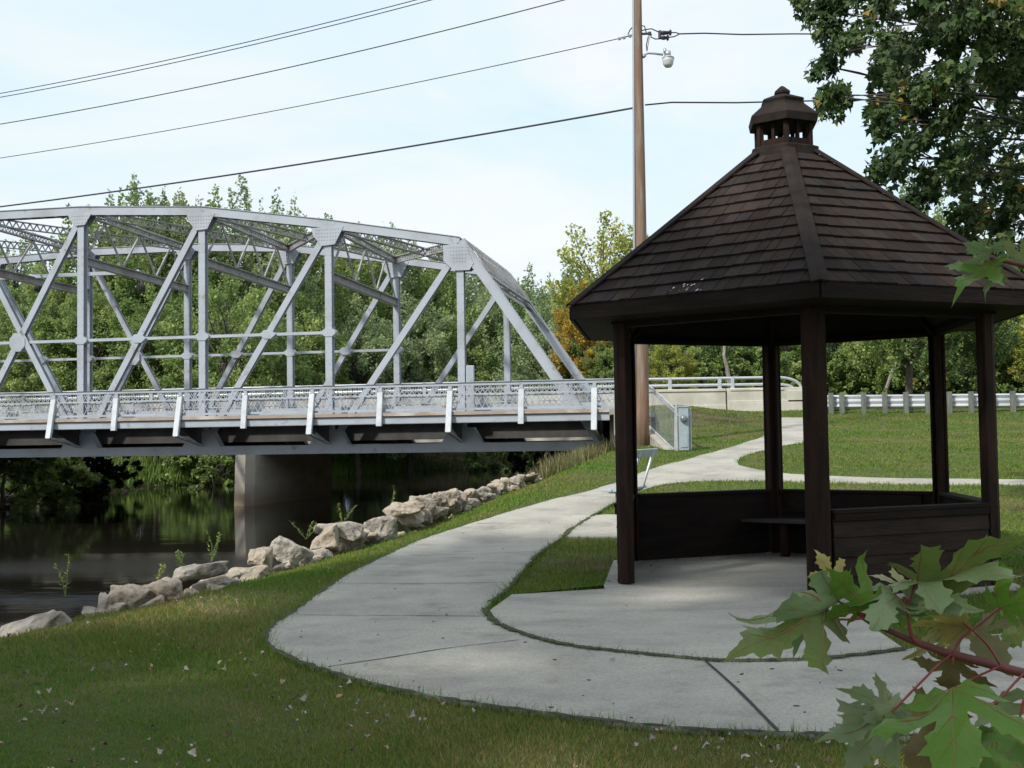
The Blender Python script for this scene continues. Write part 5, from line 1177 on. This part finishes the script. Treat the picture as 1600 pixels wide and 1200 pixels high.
mb.tube([A2(1352,966), A2(1342,955), A2(1334,951)], [.003,.002,.001], 6)
mb.tube([(1.76,1.355,1.5), A2(1760,440,1.5), A2(1640,425,1.48), A2(1580,410,1.46), A2(1548,404,1.45)], [.010,.005,.004,.003,.002], 7)
mb.build('twig', 'twig', nm, smooth=True)
stalks = [[(1352,966),(1320,968),(1281,966)],[(1352,966),(1335,952),(1306,938)],[(1355,966),(1349,950),(1347,940)],[(1430,1003),(1421,985),(1420,945),(1431,908)],[(1432,1003),(1424,988),(1412,932)],[(1488,1027),(1500,1000),(1540,968),(1562,950)],[(1562,1038),(1545,1010),(1520,985),(1506,973)],[(1487,1022),(1465,1040),(1430,1075),(1398,1108)],[(1560,1042),(1525,1058),(1487,1078)],[(1600,1052),(1578,1075),(1555,1102)],[(1489,1027),(1489,1040)],[(1352,962),(1330,940),(1304,905)],[(1600,1090),(1592,1130),(1585,1180)]]
mb = MB()
for s_ in stalks:
    mb = MB(); mb.tube([A2(x, y, 1.245) for x, y in smooth_pl(s_, 4)], .0013, 6); mb.build('leaf_stalk', 'stalk', nm, smooth=True)
LV = [ # base, tip, depth base, depth tip, roll, curl, colour, width, flip
 ((1281,966),(1140,1021),1.25,1.16,40,.35,'nl_d',.62,False),((1306,938),(1187,962),1.25,1.20,-48,.3,'nl_g',.75,True),((1350,946),(1296,890),1.25,1.20,15,.25,'nl_g',.78,False),
 ((1306,908),(1274,857),1.27,1.29,20,.4,'nl_y',.8,False),((1412,932),(1535,958),1.25,1.18,-42,.3,'nl_g',.62,True),((1400,930),(1360,985),1.25,1.18,28,.2,'nl_g',.75,True),
 ((1431,907),(1606,846),1.25,1.14,62,.25,'nl_d',.62,False),((1431,907),(1612,896),1.25,1.14,-58,.3,'nl_g',.62,True),((1431,907),(1350,908),1.25,1.27,60,.6,'nl_y',.5,True),
 ((1562,950),(1650,925),1.24,1.18,20,.3,'nl_g',.9,False),((1506,973),(1406,1022),1.26,1.30,52,.3,'nl_y',.55,False),((1506,973),(1416,978),1.26,1.30,-60,.3,'nl_y',.5,False),
 ((1510,975),(1572,1042),1.28,1.33,10,.3,'nl_b',.8,True),((1487,1080),(1492,1222),1.22,1.12,8,.45,'nl_g',.98,False),((1397,1109),(1276,1170),1.32,1.30,22,.3,'nl_d',.55,True),
 ((1397,1109),(1310,1218),1.33,1.32,-18,.3,'nl_d',.6,True),((1489,1030),(1482,1094),1.27,1.3,12,.3,'nl_b',1.1,False),((1560,1100),(1600,1190),1.30,1.33,-20,.3,'nl_d',1.0,True),
 ((1397,1109),(1316,1073),1.29,1.33,-20,.3,'nl_d',.7,True),((1470,1100),(1420,1230),1.46,1.5,10,.3,'nl_b',.7,False),((1600,1150),(1530,1225),1.22,1.2,10,.3,'nl_g',.9,False),((1620,960),(1560,1015),1.33,1.35,20,.3,'nl_d',.9,False),
 ((1548,404),(1490,460),1.45,1.40,35,.3,'nl_g',.55,False),((1552,402),(1505,378),1.45,1.42,-30,.3,'nl_g',.7,True),((1560,408),(1536,468),1.46,1.46,40,.3,'nl_d',.6,False),((1590,414),(1620,360),1.48,1.48,0,.3,'nl_d',.9,False)]
for i, (b0, t0, db, dt, ro, cu_, c_, wd_, fl_) in enumerate(LV): maple_leaf(nm, b0, t0, db, dt, ro, cu_, c_, i*3+1, wd_, fl_)
